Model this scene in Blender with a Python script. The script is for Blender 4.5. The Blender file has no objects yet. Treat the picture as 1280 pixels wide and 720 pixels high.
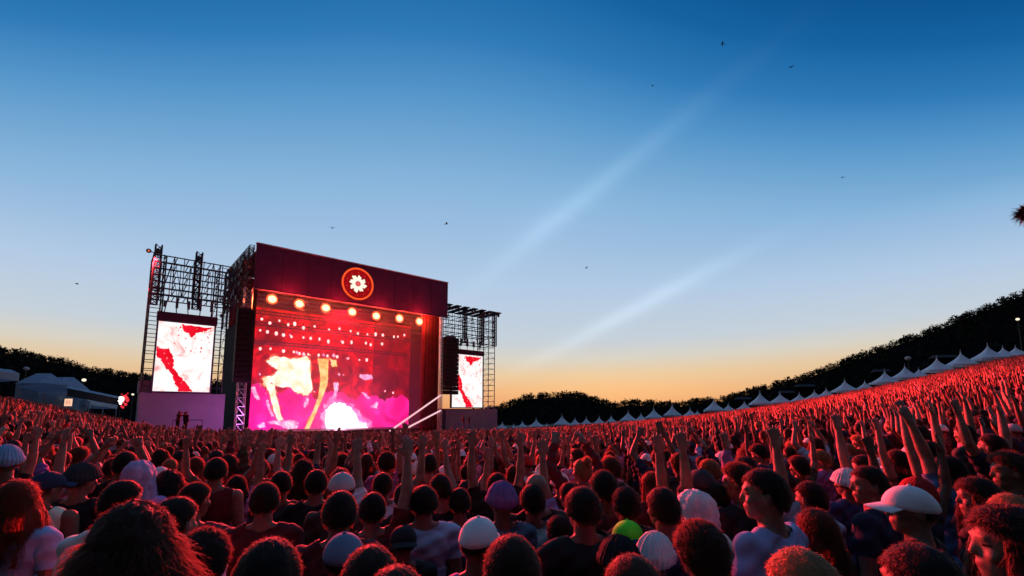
import bpy, bmesh, math, random
import numpy as np
from mathutils import Vector, Matrix, Euler

# ------------------------------------------------------------------ camera, sky, sun, exposure
scn = bpy.context.scene
F = 590.0                        # focal length in photo pixels (1280 wide)
TILT = math.radians(7.0)
PY0 = 442.6
EYE = 2.2
cam_d = bpy.data.cameras.new('camera'); cam = bpy.data.objects.new('camera', cam_d)
scn.collection.objects.link(cam); scn.camera = cam
cam_d.sensor_width = 36; cam_d.lens = 36 * F / 1280
cam_d.shift_y = (PY0 - 360) / 1280
cam_d.clip_start = 0.05; cam_d.clip_end = 6000
cam.location = (0, 0, EYE); cam.rotation_euler = (math.pi / 2 + TILT, 0, 0)

def ray(px, py):
    r, u = px - 640, PY0 - py
    return np.array([r, F * math.cos(TILT) - u * math.sin(TILT), F * math.sin(TILT) + u * math.cos(TILT)])
def at(px, py, Y):               # the point at depth Y (metres north of the camera) seen there
    d = ray(px, py); d = d / d[1] * Y
    return np.array([d[0], d[1], EYE + d[2]])
def unit(v): v = np.array(v, float); return v / np.linalg.norm(v)
def lin(c):
    return tuple(((x / 255) / 12.92 if x / 255 <= .04045 else ((x / 255 + .055) / 1.055) ** 2.4) for x in c)

world = bpy.data.worlds.new('World'); scn.world = world; world.use_nodes = True
wt = world.node_tree; wt.nodes.clear()
def WN(t, **k):
    n = wt.nodes.new(t)
    for a, b in k.items(): setattr(n, a, b)
    return n
def wm(op, a, b=None, c=None, clamp=False):
    n = WN('ShaderNodeMath', operation=op); n.use_clamp = clamp
    for i, v in enumerate((a, b, c)):
        if v is None: continue
        if isinstance(v, (int, float)): n.inputs[i].default_value = v
        else: wt.links.new(v, n.inputs[i])
    return n.outputs[0]
def wdot(v, vec):
    n = WN('ShaderNodeVectorMath', operation='DOT_PRODUCT'); wt.links.new(v, n.inputs[0]); n.inputs[1].default_value = tuple(vec); return n.outputs['Value']
SUN_AZ = math.radians(-8)
tc = WN('ShaderNodeTexCoord'); D = tc.outputs['Generated']
nrm = WN('ShaderNodeVectorMath', operation='NORMALIZE'); wt.links.new(D, nrm.inputs[0]); D = nrm.outputs[0]
sep = WN('ShaderNodeSeparateXYZ'); wt.links.new(D, sep.inputs[0])
elev = wm('ARCSINE', sep.outputs[2])
hl = wm('MAXIMUM', wm('SQRT', wm('SUBTRACT', 1.0, wm('POWER', sep.outputs[2], 2.0))), .001)
caz = wm('DIVIDE', wdot(D, (math.sin(SUN_AZ), math.cos(SUN_AZ), 0)), hl)
kk = wm('MULTIPLY_ADD', elev, 180 / math.pi / 14, -.4, clamp=True)
fac = wm('ADD', 1.0, wm('MULTIPLY', wm('SUBTRACT', 1.0, caz), wm('MULTIPLY_ADD', kk, 1.75, -.45)))
fac = wm('MAXIMUM', fac, .65)
fac = wm('MINIMUM', fac, 2.3)
eff = wm('MULTIPLY', wm('MULTIPLY', elev, fac), 180 / math.pi / 60, clamp=True)
ramp = WN('ShaderNodeValToRGB'); wt.links.new(eff, ramp.inputs[0])
stops = [(0, (232, 154, 102)), (2.6, (240, 186, 134)), (4.4, (236, 205, 164)), (6.2, (222, 216, 202)), (8.6, (203, 214, 224)), (15, (184, 208, 235)), (21, (162, 196, 230)), (26, (143, 187, 226)),
         (31, (116, 171, 216)), (36, (84, 151, 206)), (41, (48, 125, 188)), (47, (22, 101, 166)), (53, (10, 84, 147)), (60, (4, 68, 126))]
els = ramp.color_ramp.elements
while len(els) < len(stops): els.new(.5)
for e, (p, c) in zip(els, stops): e.position = p / 60
for e, (p, c) in zip(els, stops): e.color = (*lin(c), 1)
sky = WN('ShaderNodeTexSky', sky_type='NISHITA'); sky.sun_disc = False
sky.sun_elevation = math.radians(1.0); sky.sun_rotation = SUN_AZ; sky.ozone_density = 3.0
skys = WN('ShaderNodeVectorMath', operation='SCALE'); wt.links.new(sky.outputs[0], skys.inputs[0]); skys.inputs['Scale'].default_value = .05
col = WN('ShaderNodeMix', data_type='RGBA', blend_type='MIX'); col.inputs['Factor'].default_value = .06
wt.links.new(ramp.outputs[0], col.inputs['A']); wt.links.new(skys.outputs[0], col.inputs['B'])
acc = col.outputs['Result']
# brighter glow low over the place where the sun went down
gd = unit(ray(770, 497)); gl = wm('EXPONENT', wm('MULTIPLY', wm('ADD', wm('POWER', wm('DIVIDE', wm('SUBTRACT', sep.outputs[2], gd[2]), .055), 2.0), wm('DIVIDE', wm('SUBTRACT', 1.0, wdot(D, gd)), .035)), -1.0))
gs = WN('ShaderNodeVectorMath', operation='SCALE'); gs.inputs[0].default_value = (.16, .085, .015); wt.links.new(gl, gs.inputs['Scale'])
ga = WN('ShaderNodeVectorMath', operation='ADD'); wt.links.new(acc, ga.inputs[0]); wt.links.new(gs.outputs[0], ga.inputs[1]); acc = ga.outputs[0]
# thin pale streaks across the sky
nz = WN('ShaderNodeTexNoise'); nz.inputs['Scale'].default_value = 3.5; nz.inputs['Detail'].default_value = 4; wt.links.new(D, nz.inputs['Vector'])
for (a, b, w0, amp) in ((ray(575, 372), ray(905, 105), .019, .085), (ray(640, 466), ray(960, 300), .016, .12), (ray(600, 340), ray(760, 225), .050, .02)):
    a, b = unit(a), unit(b); n = unit(np.cross(a, b)); m = unit(a + b); half = math.acos(float(np.dot(a, b))) / 2
    al = unit(np.cross(n, m))
    off = wm('MULTIPLY', wm('SUBTRACT', nz.outputs['Fac'], .5), .012)
    d_ = wm('ADD', wdot(D, n), off)
    g = wm('EXPONENT', wm('MULTIPLY', wm('POWER', wm('DIVIDE', d_, w0), 2.0), -1.0))
    l_ = wm('DIVIDE', wdot(D, al), math.sin(half) * .75)
    g2 = wm('EXPONENT', wm('MULTIPLY', wm('POWER', l_, 2.0), -1.0))
    fr = wm('GREATER_THAN', wdot(D, m), 0.0)
    v = wm('MULTIPLY', wm('MULTIPLY', g, g2), wm('MULTIPLY', fr, wm('MULTIPLY', wm('ADD', nz.outputs['Fac'], .5), amp)))
    mx = WN('ShaderNodeMix', data_type='RGBA', blend_type='ADD'); mx.inputs['Factor'].default_value = 1
    sc = WN('ShaderNodeVectorMath', operation='SCALE'); sc.inputs[0].default_value = (.75, .92, 1.0); wt.links.new(v, sc.inputs['Scale'])
    wt.links.new(acc, mx.inputs['A']); wt.links.new(sc.outputs[0], mx.inputs['B']); acc = mx.outputs['Result']
# the sky opposite the sunset is much darker
bk = wm('ADD', .16, wm('MULTIPLY', .84, wm('MULTIPLY_ADD', wdot(D, (0, 1, 0)), 1.5, .45, clamp=True)))
bks = WN('ShaderNodeVectorMath', operation='SCALE'); wt.links.new(acc, bks.inputs[0]); wt.links.new(bk, bks.inputs['Scale']); acc = bks.outputs[0]
# zenith brightened past true dusk, added as blue top fill out of view
zf = wm('MULTIPLY_ADD', elev, 180 / math.pi / 22, -52 / 22, clamp=True)
zs = WN('ShaderNodeVectorMath', operation='SCALE'); zs.inputs[0].default_value = (.26, .40, .64); wt.links.new(zf, zs.inputs['Scale'])
za = WN('ShaderNodeVectorMath', operation='ADD'); wt.links.new(acc, za.inputs[0]); wt.links.new(zs.outputs[0], za.inputs[1]); acc = za.outputs[0]
bg = WN('ShaderNodeBackground'); wt.links.new(acc, bg.inputs[0]); bg.inputs[1].default_value = 1.0
wo = WN('ShaderNodeOutputWorld'); wt.links.new(bg.outputs[0], wo.inputs[0])

sd = bpy.data.lights.new('sun', 'SUN'); sd.energy = .08; sd.angle = math.radians(.5); sd.color = (1, .62, .35)
sun = bpy.data.objects.new('sun', sd); scn.collection.objects.link(sun)
sun.rotation_euler = Vector((math.sin(SUN_AZ), math.cos(SUN_AZ), math.tan(math.radians(1)))).to_track_quat('Z', 'Y').to_euler()
sun.location = (0, 0, 80)
scn.view_settings.view_transform = 'Standard'; scn.view_settings.look = 'None'
scn.view_settings.exposure = 0; scn.view_settings.gamma = 1; scn.view_settings.use_curve_mapping = False
scn.render.engine = 'CYCLES'
cy = scn.cycles
cy.use_denoising = True; cy.max_bounces = 4; cy.diffuse_bounces = 2; cy.glossy_bounces = 2; cy.transmission_bounces = 2; cy.volume_bounces = 0
cy.sample_clamp_indirect = 3; cy.caustics_reflective = False; cy.caustics_refractive = False

rnd = random.Random(7); R = np.random.RandomState(11)

# ------------------------------------------------------------------ helpers
def tag(o, label=None, cat=None, group=None, kind=None):
    if label: o['label'] = label
    if cat: o['category'] = cat
    if group: o['group'] = group
    if kind: o['kind'] = kind
    return o
def link(o, parent=None):
    scn.collection.objects.link(o)
    if parent is not None: o.parent = parent
    return o
def empty(name, loc=(0, 0, 0), rz=0.0):
    o = bpy.data.objects.new(name, None); o.location = loc; o.rotation_euler = (0, 0, rz); o.empty_display_size = .3
    return link(o)
def copy_tree(o, parent=None):
    c = o.copy(); scn.collection.objects.link(c)
    if parent is not None: c.parent = parent
    for ch in o.children: copy_tree(ch, c)
    return c

def mat(name, color, rough=.7, metal=0.0, noise=0.0, nscale=5.0, emis=None, estr=0.0, bump=0.0, objcol=False, attr=None, sheen=0.0, spec=.3, trans=0.0):
    m = bpy.data.materials.new(name); m.use_nodes = True; t = m.node_tree
    b = t.nodes['Principled BSDF']; b.inputs['Roughness'].default_value = rough; b.inputs['Metallic'].default_value = metal
    b.inputs['Base Color'].default_value = (*color, 1); b.inputs['Specular IOR Level'].default_value = spec
    if sheen: b.inputs['Sheen Weight'].default_value = sheen; b.inputs['Sheen Roughness'].default_value = .4
    src = None
    if objcol:
        oi = t.nodes.new('ShaderNodeObjectInfo'); src = oi.outputs['Color']
    if attr:
        at_ = t.nodes.new('ShaderNodeAttribute'); at_.attribute_name = attr; src = at_.outputs['Color']
    if noise or bump:
        tc_ = t.nodes.new('ShaderNodeTexCoord'); nz_ = t.nodes.new('ShaderNodeTexNoise'); nz_.inputs['Scale'].default_value = nscale; nz_.inputs['Detail'].default_value = 5
        t.links.new(tc_.outputs['Object'], nz_.inputs['Vector'])
    if noise:
        hv = t.nodes.new('ShaderNodeMapRange'); hv.inputs['From Min'].default_value = .3; hv.inputs['From Max'].default_value = .7
        hv.inputs['To Min'].default_value = 1 - noise; hv.inputs['To Max'].default_value = 1 + noise
        t.links.new(nz_.outputs['Fac'], hv.inputs['Value'])
        sc_ = t.nodes.new('ShaderNodeVectorMath'); sc_.operation = 'SCALE'
        if src is not None: t.links.new(src, sc_.inputs[0])
        else: sc_.inputs[0].default_value = color
        t.links.new(hv.outputs[0], sc_.inputs['Scale']); src = sc_.outputs[0]
    if src is not None: t.links.new(src, b.inputs['Base Color'])
    if bump:
        bp = t.nodes.new('ShaderNodeBump'); bp.inputs['Strength'].default_value = bump; bp.inputs['Distance'].default_value = .02
        t.links.new(nz_.outputs['Fac'], bp.inputs['Height']); t.links.new(bp.outputs[0], b.inputs['Normal'])
    if emis: b.inputs['Emission Color'].default_value = (*emis, 1); b.inputs['Emission Strength'].default_value = estr
    return m

class MB:
    def __init__(s): s.v = []; s.f = []; s.mi = []; s.cur = 0
    def add(s, vs, fs):
        k = len(s.v); s.v += [tuple(map(float, p)) for p in vs]
        for f in fs: s.f.append(tuple(i + k for i in f)); s.mi.append(s.cur)
    def box(s, a, b):
        x0, y0, z0 = a; x1, y1, z1 = b
        s.add([(x0, y0, z0), (x1, y0, z0), (x1, y1, z0), (x0, y1, z0), (x0, y0, z1), (x1, y0, z1), (x1, y1, z1), (x0, y1, z1)],
              [(0, 3, 2, 1), (4, 5, 6, 7), (0, 1, 5, 4), (1, 2, 6, 5), (2, 3, 7, 6), (3, 0, 4, 7)])
    def tube(s, p, q, r, n=5, r2=None, caps=True):
        p, q = np.array(p, float), np.array(q, float); r2 = r if r2 is None else r2
        d = q - p; L = np.linalg.norm(d)
        if L < 1e-6: return
        d /= L; a = np.array([0, 0, 1.]) if abs(d[2]) < .9 else np.array([1., 0, 0])
        u = unit(np.cross(d, a)); w = np.cross(d, u)
        vs = []
        for (c, rr) in ((p, r), (q, r2)):
            for i in range(n):
                t = 2 * math.pi * i / n; vs.append(c + rr * (u * math.cos(t) + w * math.sin(t)))
        fs = [(i, (i + 1) % n, n + (i + 1) % n, n + i) for i in range(n)]
        if caps: fs += [tuple(range(n - 1, -1, -1)), tuple(range(n, 2 * n))]
        s.add(vs, fs)
    def ell(s, c, r, nu=12, nv=8, jit=0):
        c = np.array(c, float); vs = []; fs = []
        for j in range(nv + 1):
            ph = math.pi * j / nv
            for i in range(nu):
                th = 2 * math.pi * i / nu; k = 1 + (R.rand() - .5) * jit
                vs.append(c + np.array([r[0] * math.sin(ph) * math.cos(th), r[1] * math.sin(ph) * math.sin(th), r[2] * math.cos(ph)]) * k)
        for j in range(nv):
            for i in range(nu):
                fs.append((j * nu + i, (j + 1) * nu + i, (j + 1) * nu + (i + 1) % nu, j * nu + (i + 1) % nu))
        s.add(vs, fs)
    def prism(s, pts, y0, y1):        # outline in x,z; thickness along y
        n = len(pts)
        s.add([(x, y0, z) for x, z in pts] + [(x, y1, z) for x, z in pts],
              [tuple(range(n)), tuple(range(2 * n - 1, n - 1, -1))] + [((i + 1) % n, i, n + i, n + (i + 1) % n) for i in range(n)])
    def truss(s, p, q, w, up=(0, 0, 1), r=.05, bay=None):   # four chords with zigzag lacing
        p, q = np.array(p, float), np.array(q, float); d = unit(q - p); L = np.linalg.norm(q - p)
        u = unit(np.cross(d, up)); v = np.cross(u, d); bay = bay or w; n = max(1, int(round(L / bay)))
        cs = [(-1, -1), (1, -1), (1, 1), (-1, 1)]
        c = [(u * a + v * b) * w / 2 for a, b in cs]
        for o in c: s.tube(p + o, q + o, r, 4)
        for i in range(n):
            a0, a1 = p + d * L * i / n, p + d * L * (i + 1) / n
            for k in range(4):
                o1, o2 = c[k], c[(k + 1) % 4]
                s.tube(a0 + o1, a1 + o2, r * .6, 3, caps=False); s.tube(a0 + o1, a0 + o2, r * .6, 3, caps=False)
    def build(s, name, m, parent=None, smooth=False, loc=None):
        me = bpy.data.meshes.new(name); me.from_pydata(s.v, [], s.f); me.update()
        for x in (m if isinstance(m, (list, tuple)) else [m]): me.materials.append(x)
        me.polygons.foreach_set('material_index', s.mi)
        if smooth: me.polygons.foreach_set('use_smooth', [True] * len(s.f))
        o = bpy.data.objects.new(name, me)
        if loc is not None: o.location = loc
        return link(o, parent)

def np_mesh(name, V, Fc, fcol=None, smooth=False):    # V (n,3), Fc (m,k) equal-sized faces
    me = bpy.data.meshes.new(name); m, k = Fc.shape
    me.vertices.add(len(V)); me.vertices.foreach_set('co', V.astype(np.float32).ravel())
    me.loops.add(m * k); me.loops.foreach_set('vertex_index', Fc.astype(np.int32).ravel())
    me.polygons.add(m); me.polygons.foreach_set('loop_start', np.arange(0, m * k, k, dtype=np.int32))
    if smooth: me.polygons.foreach_set('use_smooth', np.ones(m, bool))
    if fcol is not None:
        a = me.attributes.new('Col', 'FLOAT_COLOR', 'FACE'); a.data.foreach_set('color', fcol.astype(np.float32).ravel())
    me.update(calc_edges=True)
    return me

def ordw(n):
    one = ['', 'first', 'second', 'third', 'fourth', 'fifth', 'sixth', 'seventh', 'eighth', 'ninth', 'tenth', 'eleventh', 'twelfth', 'thirteenth', 'fourteenth', 'fifteenth', 'sixteenth', 'seventeenth', 'eighteenth', 'nineteenth', 'twentieth']
    return one[n] if n < 21 else {2: 'twenty-', 3: 'thirty-'}[n // 10] + one[n % 10] if n % 10 else 'thirtieth'

# ------------------------------------------------------------------ terrain
SKY_PX = np.array([-260, 0, 90, 180, 280, 450, 620, 800, 950, 1100, 1280, 1520])
SKY_PY = np.array([472, 492, 512, 529, 537, 541, 537, 527, 510, 484, 443, 405])
def Tu(u):
    px = 640 + F * np.clip(u, -1.5, 1.5)
    return (515 - sum(np.interp(px + o, SKY_PX, SKY_PY) for o in (-60, -30, 0, 30, 60)) / 5) / F
def sstep(x, a, b):
    t = np.clip((x - a) / (b - a), 0, 1); return t * t * (3 - 2 * t)
def Yt(u):                        # where the perimeter stands
    return np.where(u > -.03, 140 / (1 + .3 * np.maximum(u, 0)), np.interp(u, [-1.2, -.8, -.3, -.03], [84, 92, 140, 140]))
def ground(x, y):
    x = np.asarray(x, float); y = np.asarray(y, float)
    Yc = np.maximum(y, 3.0); u = np.clip(x / Yc, -1.5, 1.5)
    yt = Yt(u); Y2 = np.minimum(Yc, yt); T = Tu(u)
    A = .25 + .72 * np.clip((T + .045) / .165, 0, 1)
    near = 1 - sstep(Yc, 3, 9)
    Dp = .15 + A * sstep(Yc, 2, 9) * (1 - sstep(Y2, .3 * yt, yt * .98)) + .18 * near
    z = .45 + T * Y2 * sstep(Yc, 0, 8) - Dp - .1 * near
    return z
def gz(x, y): return float(ground(x, y))

xs = np.concatenate([np.linspace(-1800, -200, 14)[:-1], np.linspace(-200, 220, 141), np.linspace(220, 1800, 14)[1:]])
ys = np.concatenate([np.linspace(-300, -10, 8)[:-1], np.linspace(-10, 200, 106), np.linspace(200, 2600, 16)[1:]])
GX, GY = np.meshgrid(xs, ys); GZ = ground(GX, GY)
far = sstep(GY, 150, 600); GZ = GZ * (1 - far) + -3 * far
GZ = np.where(GY < 3, GZ * np.exp(-np.maximum(0, 3 - GY) / 30), GZ)
nx, ny = len(xs), len(ys); idx = np.arange(nx * ny).reshape(ny, nx)
gf = np.stack([idx[:-1, :-1], idx[:-1, 1:], idx[1:, 1:], idx[1:, :-1]], -1).reshape(-1, 4)
m_ground = mat('trodden_grass', (.05, .045, .03), .95, noise=.4, nscale=.6)
go = link(bpy.data.objects.new('ground', np_mesh('ground', np.stack([GX, GY, GZ], -1).reshape(-1, 3), gf, smooth=True)))
go.data.materials.append(m_ground); tag(go, kind='structure')

# wooded hills
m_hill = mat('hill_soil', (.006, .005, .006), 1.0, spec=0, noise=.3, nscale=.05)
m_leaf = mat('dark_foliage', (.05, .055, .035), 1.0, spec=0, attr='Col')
def hills(name, ctrl, foot_y, label):
    """ctrl: (px, skyline py, distance). A ridge with a front slope and a back slope."""
    pxs = np.arange(ctrl[0][0], ctrl[-1][0] + 1, 6.0); c = np.array(ctrl, float)
    py = np.interp(pxs, c[:, 0], c[:, 1]); Yd = np.interp(pxs, c[:, 0], c[:, 2])
    top = np.array([at(a, b + 5, d) for a, b, d in zip(pxs, py, Yd)])
    V = []; n = len(pxs); rows = 9
    for j in range(rows + 4):
        if j <= rows:
            k = j / rows; fy = foot_y
            base = np.stack([top[:, 0] * fy / top[:, 1], np.full(n, float(fy)), np.zeros(n)], 1)
            base[:, 2] = ground(base[:, 0], base[:, 1]) * .9 - 1.0
            P = base * (1 - k) + top * k; kk = k ** 1.0
            P[:, 2] = base[:, 2] * (1 - kk) + top[:, 2] * kk
        else:
            k = (j - rows) / 3; P = top.copy(); P[:, 0] += k * 40 * np.sign(top[:, 0]); P[:, 1] += 90 * k; P[:, 2] = top[:, 2] * (1 - k) + -6 * k
        V.append(P)
    V = np.array(V); idx = np.arange(n * (rows + 4)).reshape(rows + 4, n)
    fc = np.stack([idx[:-1, :-1], idx[:-1, 1:], idx[1:, 1:], idx[1:, :-1]], -1).reshape(-1, 4)
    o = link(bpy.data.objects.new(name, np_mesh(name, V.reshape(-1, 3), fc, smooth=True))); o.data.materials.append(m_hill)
    tag(o, kind='structure')
    # trees on it: crowns of leaf clumps, one mass
    pts = []
    for k in range(int(n * 15)):
        i = rnd.random() * (n - 1.01); i0 = int(i); f = i - i0
        j = rows * (1 - rnd.random() ** 1.6 * .9) if k % 3 else rows + rnd.uniform(-.6, .5)
        j0 = int(j); g = j - j0
        p = (V[j0, i0] * (1 - f) + V[j0, i0 + 1] * f) * (1 - g) + (V[j0 + 1, i0] * (1 - f) + V[j0 + 1, i0 + 1] * f) * g
        pts.append(p)
    tris = 44; allV = []; cols = []
    for p in pts:
        h = rnd.uniform(2.4, 5.4) * (p[1] / 330) ** .6; w = h * rnd.uniform(.38, .6)
        d = R.randn(tris, 3); d /= np.linalg.norm(d, axis=1)[:, None]; rad = R.uniform(.45, 1.05, (tris, 1))
        c = p + np.array([0, 0, h * .52]) + d * rad * np.array([w, w, h * .5])
        s_ = R.uniform(.4, 1.0, (tris, 1, 1)) * h / 7.5
        t3 = c[:, None, :] + R.randn(tris, 3, 3) * s_
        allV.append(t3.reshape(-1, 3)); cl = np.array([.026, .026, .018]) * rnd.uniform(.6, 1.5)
        cols.append(np.tile([*cl, 1], (tris, 1)))
    Vv = np.concatenate(allV); ff = np.arange(len(Vv)).reshape(-1, 3)
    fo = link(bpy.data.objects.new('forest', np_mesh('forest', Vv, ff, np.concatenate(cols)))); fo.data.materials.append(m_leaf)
    tag(fo, label, 'forest', kind='stuff')
hills('hill', [(-160, 408, 300), (0, 435, 320), (30, 440, 325), (60, 447, 330), (85, 450, 335), (110, 460, 340), (170, 468, 350), (240, 474, 360), (330, 485, 370), (420, 500, 380)], 150,
      'dark wooded ridge falling towards the big screen wing')
hills('hill', [(590, 512, 420), (622, 509, 420), (640, 502, 420), (655, 494, 425), (690, 492, 430), (712, 491, 430), (735, 494, 430), (752, 500, 430), (768, 505, 440), (786, 501, 440), (830, 503, 440), (850, 503, 440)], 230,
      'rounded dark wood on the low hill beside the smaller screen')
hills('hill', [(840, 505, 470), (870, 500, 460), (905, 497, 450), (935, 488, 430), (960, 482, 415), (1000, 471, 385), (1040, 456, 360), (1080, 441, 335), (1120, 427, 310), (1160, 413, 290), (1200, 396, 270), (1240, 380, 250), (1280, 364, 235), (1400, 320, 215)], 150,
      'long dark wooded ridge climbing behind the row of tents')

# ------------------------------------------------------------------ stage
m_fascia = mat('fascia_cloth', (.125, .03, .115), .6, noise=.16, nscale=.9, bump=.5)
m_black = mat('black_cloth', (.035, .02, .025), .85, noise=.3, nscale=1.0)
m_drape = mat('dark_red_drape', (.14, .008, .02), .8, noise=.3, nscale=.8)
m_steel = mat('truss_steel', (.09, .10, .12), .5, metal=.3, noise=.2, nscale=2)
m_alu = mat('aluminium', (.55, .55, .58), .35, metal=.7, noise=.1, nscale=3)
m_wing = mat('lilac_wall_sheet', (.38, .34, .44), .7, noise=.08, nscale=.8)
m_deck = mat('stage_deck', (.05, .03, .04), .5)
m_box = mat('speaker_black', (.02, .012, .014), .6, noise=.3, nscale=3)
m_rim = mat('pale_edge', (.62, .55, .62), .5)
def emit(name, c, s): return mat(name, (.02, .02, .02), .5, emis=c, estr=s)
def led(name, stops_, strength, scale=.5, dist=0.3):
    m = bpy.data.materials.new(name); m.use_nodes = True; t = m.node_tree; b = t.nodes['Principled BSDF']
    b.inputs['Base Color'].default_value = (.02, .02, .02, 1)
    tcx = t.nodes.new('ShaderNodeTexCoord'); n_ = t.nodes.new('ShaderNodeTexNoise'); n_.inputs['Scale'].default_value = scale; n_.inputs['Detail'].default_value = 4; n_.inputs['Distortion'].default_value = dist
    t.links.new(tcx.outputs['Object'], n_.inputs['Vector'])
    r_ = t.nodes.new('ShaderNodeValToRGB'); e_ = r_.color_ramp.elements
    while len(e_) < len(stops_): e_.new(.5)
    for e, (p, c) in zip(e_, stops_): e.position = p
    for e, (p, c) in zip(e_, stops_): e.color = (*lin(c), 1)
    t.links.new(n_.outputs['Fac'], r_.inputs[0]); t.links.new(r_.outputs[0], b.inputs['Emission Color']); b.inputs['Emission Strength'].default_value = strength
    return m
P0 = np.array([-30.8, 55.0]); AS = np.array([.757, .652]); AS /= np.linalg.norm(AS); AT = np.array([-AS[1], AS[0]])
STZ = -2.2; SROT = math.atan2(AS[1], AS[0])
def S(px, py, t=0.0):              # a pixel on the vertical plane t metres behind the fascia -> stage coordinates (s, z above the stage's base)
    d = ray(px, py); k = (P0 @ AT + t) / (d[:2] @ AT); p = d * k
    return float((p[:2] - P0) @ AS), float(p[2] + EYE - STZ)
def W(s, t, z): p = P0 + AS * s + AT * t; return (p[0], p[1], z + STZ)
stage = empty('concert_stage', (P0[0], P0[1], STZ), SROT)
tag(stage, 'huge concert stage with dark magenta header and glowing red interior', 'stage')
s0, zt = S(310, 302); s1, zt1 = S(560, 355); _, zb0 = S(302, 358); zb = zb0
zt = (zt + zt1) / 2 + .1; Wd = s1
_, zb1 = S(560, 397); zb = (zb0 + zb1) / 2
DEPTH = 15.0
# header
b = MB(); b.box((0, 0, zb), (Wd, .35, zt)); b.build('roof_fascia', m_fascia, stage)
b = MB()
for k in range(1, 9):
    x = Wd * k / 9
    if abs(x - S(447, 355)[0]) > 1.7: b.box((x - .02, -.012, zb + .05), (x + .02, -.002, zt - .05))
b.box((.05, -.02, zb), (Wd - .05, -.002, zb + .12)); b.build('fascia_seam', m_black, stage)
b = MB(); b.box((-.05, -.08, zt), (Wd + .05, .5, zt + .12)); b.build('fascia_edge', m_rim, stage)
b = MB(); b.box((.3, .36, zt - .5), (Wd - .3, DEPTH, zt - .35)); b.build('roof_skin', m_black, stage)
b = MB()
for k in range(6): b.truss((.6, 1 + k * 2.7, zb + .5), (Wd - .6, 1 + k * 2.7, zb + .5), .7, r=.05, bay=1.2)
b.build('roof_truss', m_steel, stage)
# open side of the roof, seen from the left
b = MB()
for z in np.linspace(zb - .4, zt - .4, 6): b.truss((-.35, .6, z), (-.35, DEPTH, z), .5, r=.045, bay=.9)
for t in np.linspace(1.2, DEPTH, 7): b.truss((-.35, t, zb - 3), (-.35, t, zt - .3), .5, up=(1, 0, 0), r=.045, bay=.9)
for t in np.linspace(2.4, DEPTH - 1, 7): b.tube((-.6, t, zb - 1), (-.5, t + 1.6, zt - .5), .06, 4)
for k in range(26):
    t, z = rnd.uniform(1, DEPTH), rnd.uniform(zb - 1.4, zt - .6); b.box((-.95, t, z), (-.6, t + rnd.uniform(.3, .7), z + rnd.uniform(.3, .6)))
b.build('side_truss', m_steel, stage)
# legs and drapes
sl, _ = S(318, 450); sr, _ = S(526, 470, 1.0); sre, _ = S(548, 470)
def pleats(b, x0, x1, y, z0, z1, n, a=.12):
    vs = []; fs = []
    for i in range(n + 1):
        x = x0 + (x1 - x0) * i / n; yy = y + a * math.sin(i * 1.7) + a * .5 * math.sin(i * .61)
        vs += [(x, yy, z0), (x, yy, z1)]
    m_ = len(vs)
    for i in range(n): fs.append((2 * i, 2 * i + 2, 2 * i + 3, 2 * i + 1))
    b.add(vs, fs); b.add([(x, yy + .06, z) for x, yy, z in vs], [tuple(reversed(f)) for f in fs])
b = MB(); pleats(b, .1, sl, .9, 0, zb + .3, 40); b.build('left_drape', m_black, stage)
b = MB(); pleats(b, sr, Wd - .9, .9, 0, zb + .3, 60, .16); b.build('right_drape', m_drape, stage)
b = MB(); b.box((-.1, .5, 0), (.0, DEPTH, zb - 3)); b.build('side_cloth', m_black, stage)
b = MB(); b.box((Wd - .9, 1.0, 0), (Wd - .8, DEPTH, zt - .6)); b.build('side_cloth', m_black, stage)
for x in (-.55, ):
    b = MB(); b.truss((x, .3, 0), (x, .3, zb), .8, up=(1, 0, 0), r=.06, bay=1.0); b.build('corner_tower', m_alu, stage)
sp, _ = S(550.5, 470, .2)
b = MB(); b.truss((sp, .2, 0), (sp, .2, zb), .45, up=(1, 0, 0), r=.06, bay=.6); b.build('corner_tower', m_alu, stage)
b = MB(); b.box((0, .95, 0), (Wd - .9, DEPTH - .1, 2.0)); b.build('stage_deck', m_deck, stage)
b = MB(); b.box((.1, DEPTH - .1, 0), (Wd - .9, DEPTH + .1, zt - .6)); b.build('rear_cloth', m_drape, stage)
# big video wall; the stage's red and magenta glow is painted into it
TV = 10.0
m_wall_red = led('video_wall_red', [(.28, (110, 0, 8)), (.48, (190, 0, 14)), (.6, (240, 0, 20)), (.75, (255, 10, 30))], 1.0, .38, 1.2)
m_wall_mag = led('video_wall_magenta', [(.25, (190, 0, 90)), (.5, (245, 6, 135)), (.75, (255, 50, 180))], 1.2, .35, 1.0)
m_pic = led('video_picture', [(.2, (255, 190, 110)), (.42, (255, 238, 200)), (.6, (255, 255, 246))], 1.25, .9, .5)
m_band = led('video_picture_yellow', [(.3, (250, 150, 70)), (.5, (255, 215, 120)), (.7, (255, 240, 190))], 1.1, .8, .3)
m_pink = led('video_picture_pink', [(.3, (255, 110, 190)), (.5, (255, 180, 225)), (.7, (255, 240, 250))], 1.1, 1.6, .8)
m_edge = led('video_glow_edge', [(.3, (255, 60, 40)), (.5, (255, 110, 70)), (.7, (255, 150, 110))], 1.05, 1.4, .5)  # border of glow painted behind the bright video shapes
va, _ = S(300, 480, TV); vb, _ = S(521, 480, TV); _, vz = S(410, 487, TV)
_, vtop = S(320, 372, TV)
b = MB(); b.box((va, TV, 1.9), (vb, TV + .3, zb - .2)); wall = b.build('video_wall', m_wall_red, stage)
b = MB(); b.box((va + (vb - va) * .70, TV - .015, 1.9), (vb, TV, zb - .25)); b.build('video_wall_side', led('video_wall_dark_red', [(.3, (70, 0, 6)), (.5, (135, 0, 14)), (.7, (200, 0, 24))], 1.0, .30, 1.5), stage)
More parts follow.
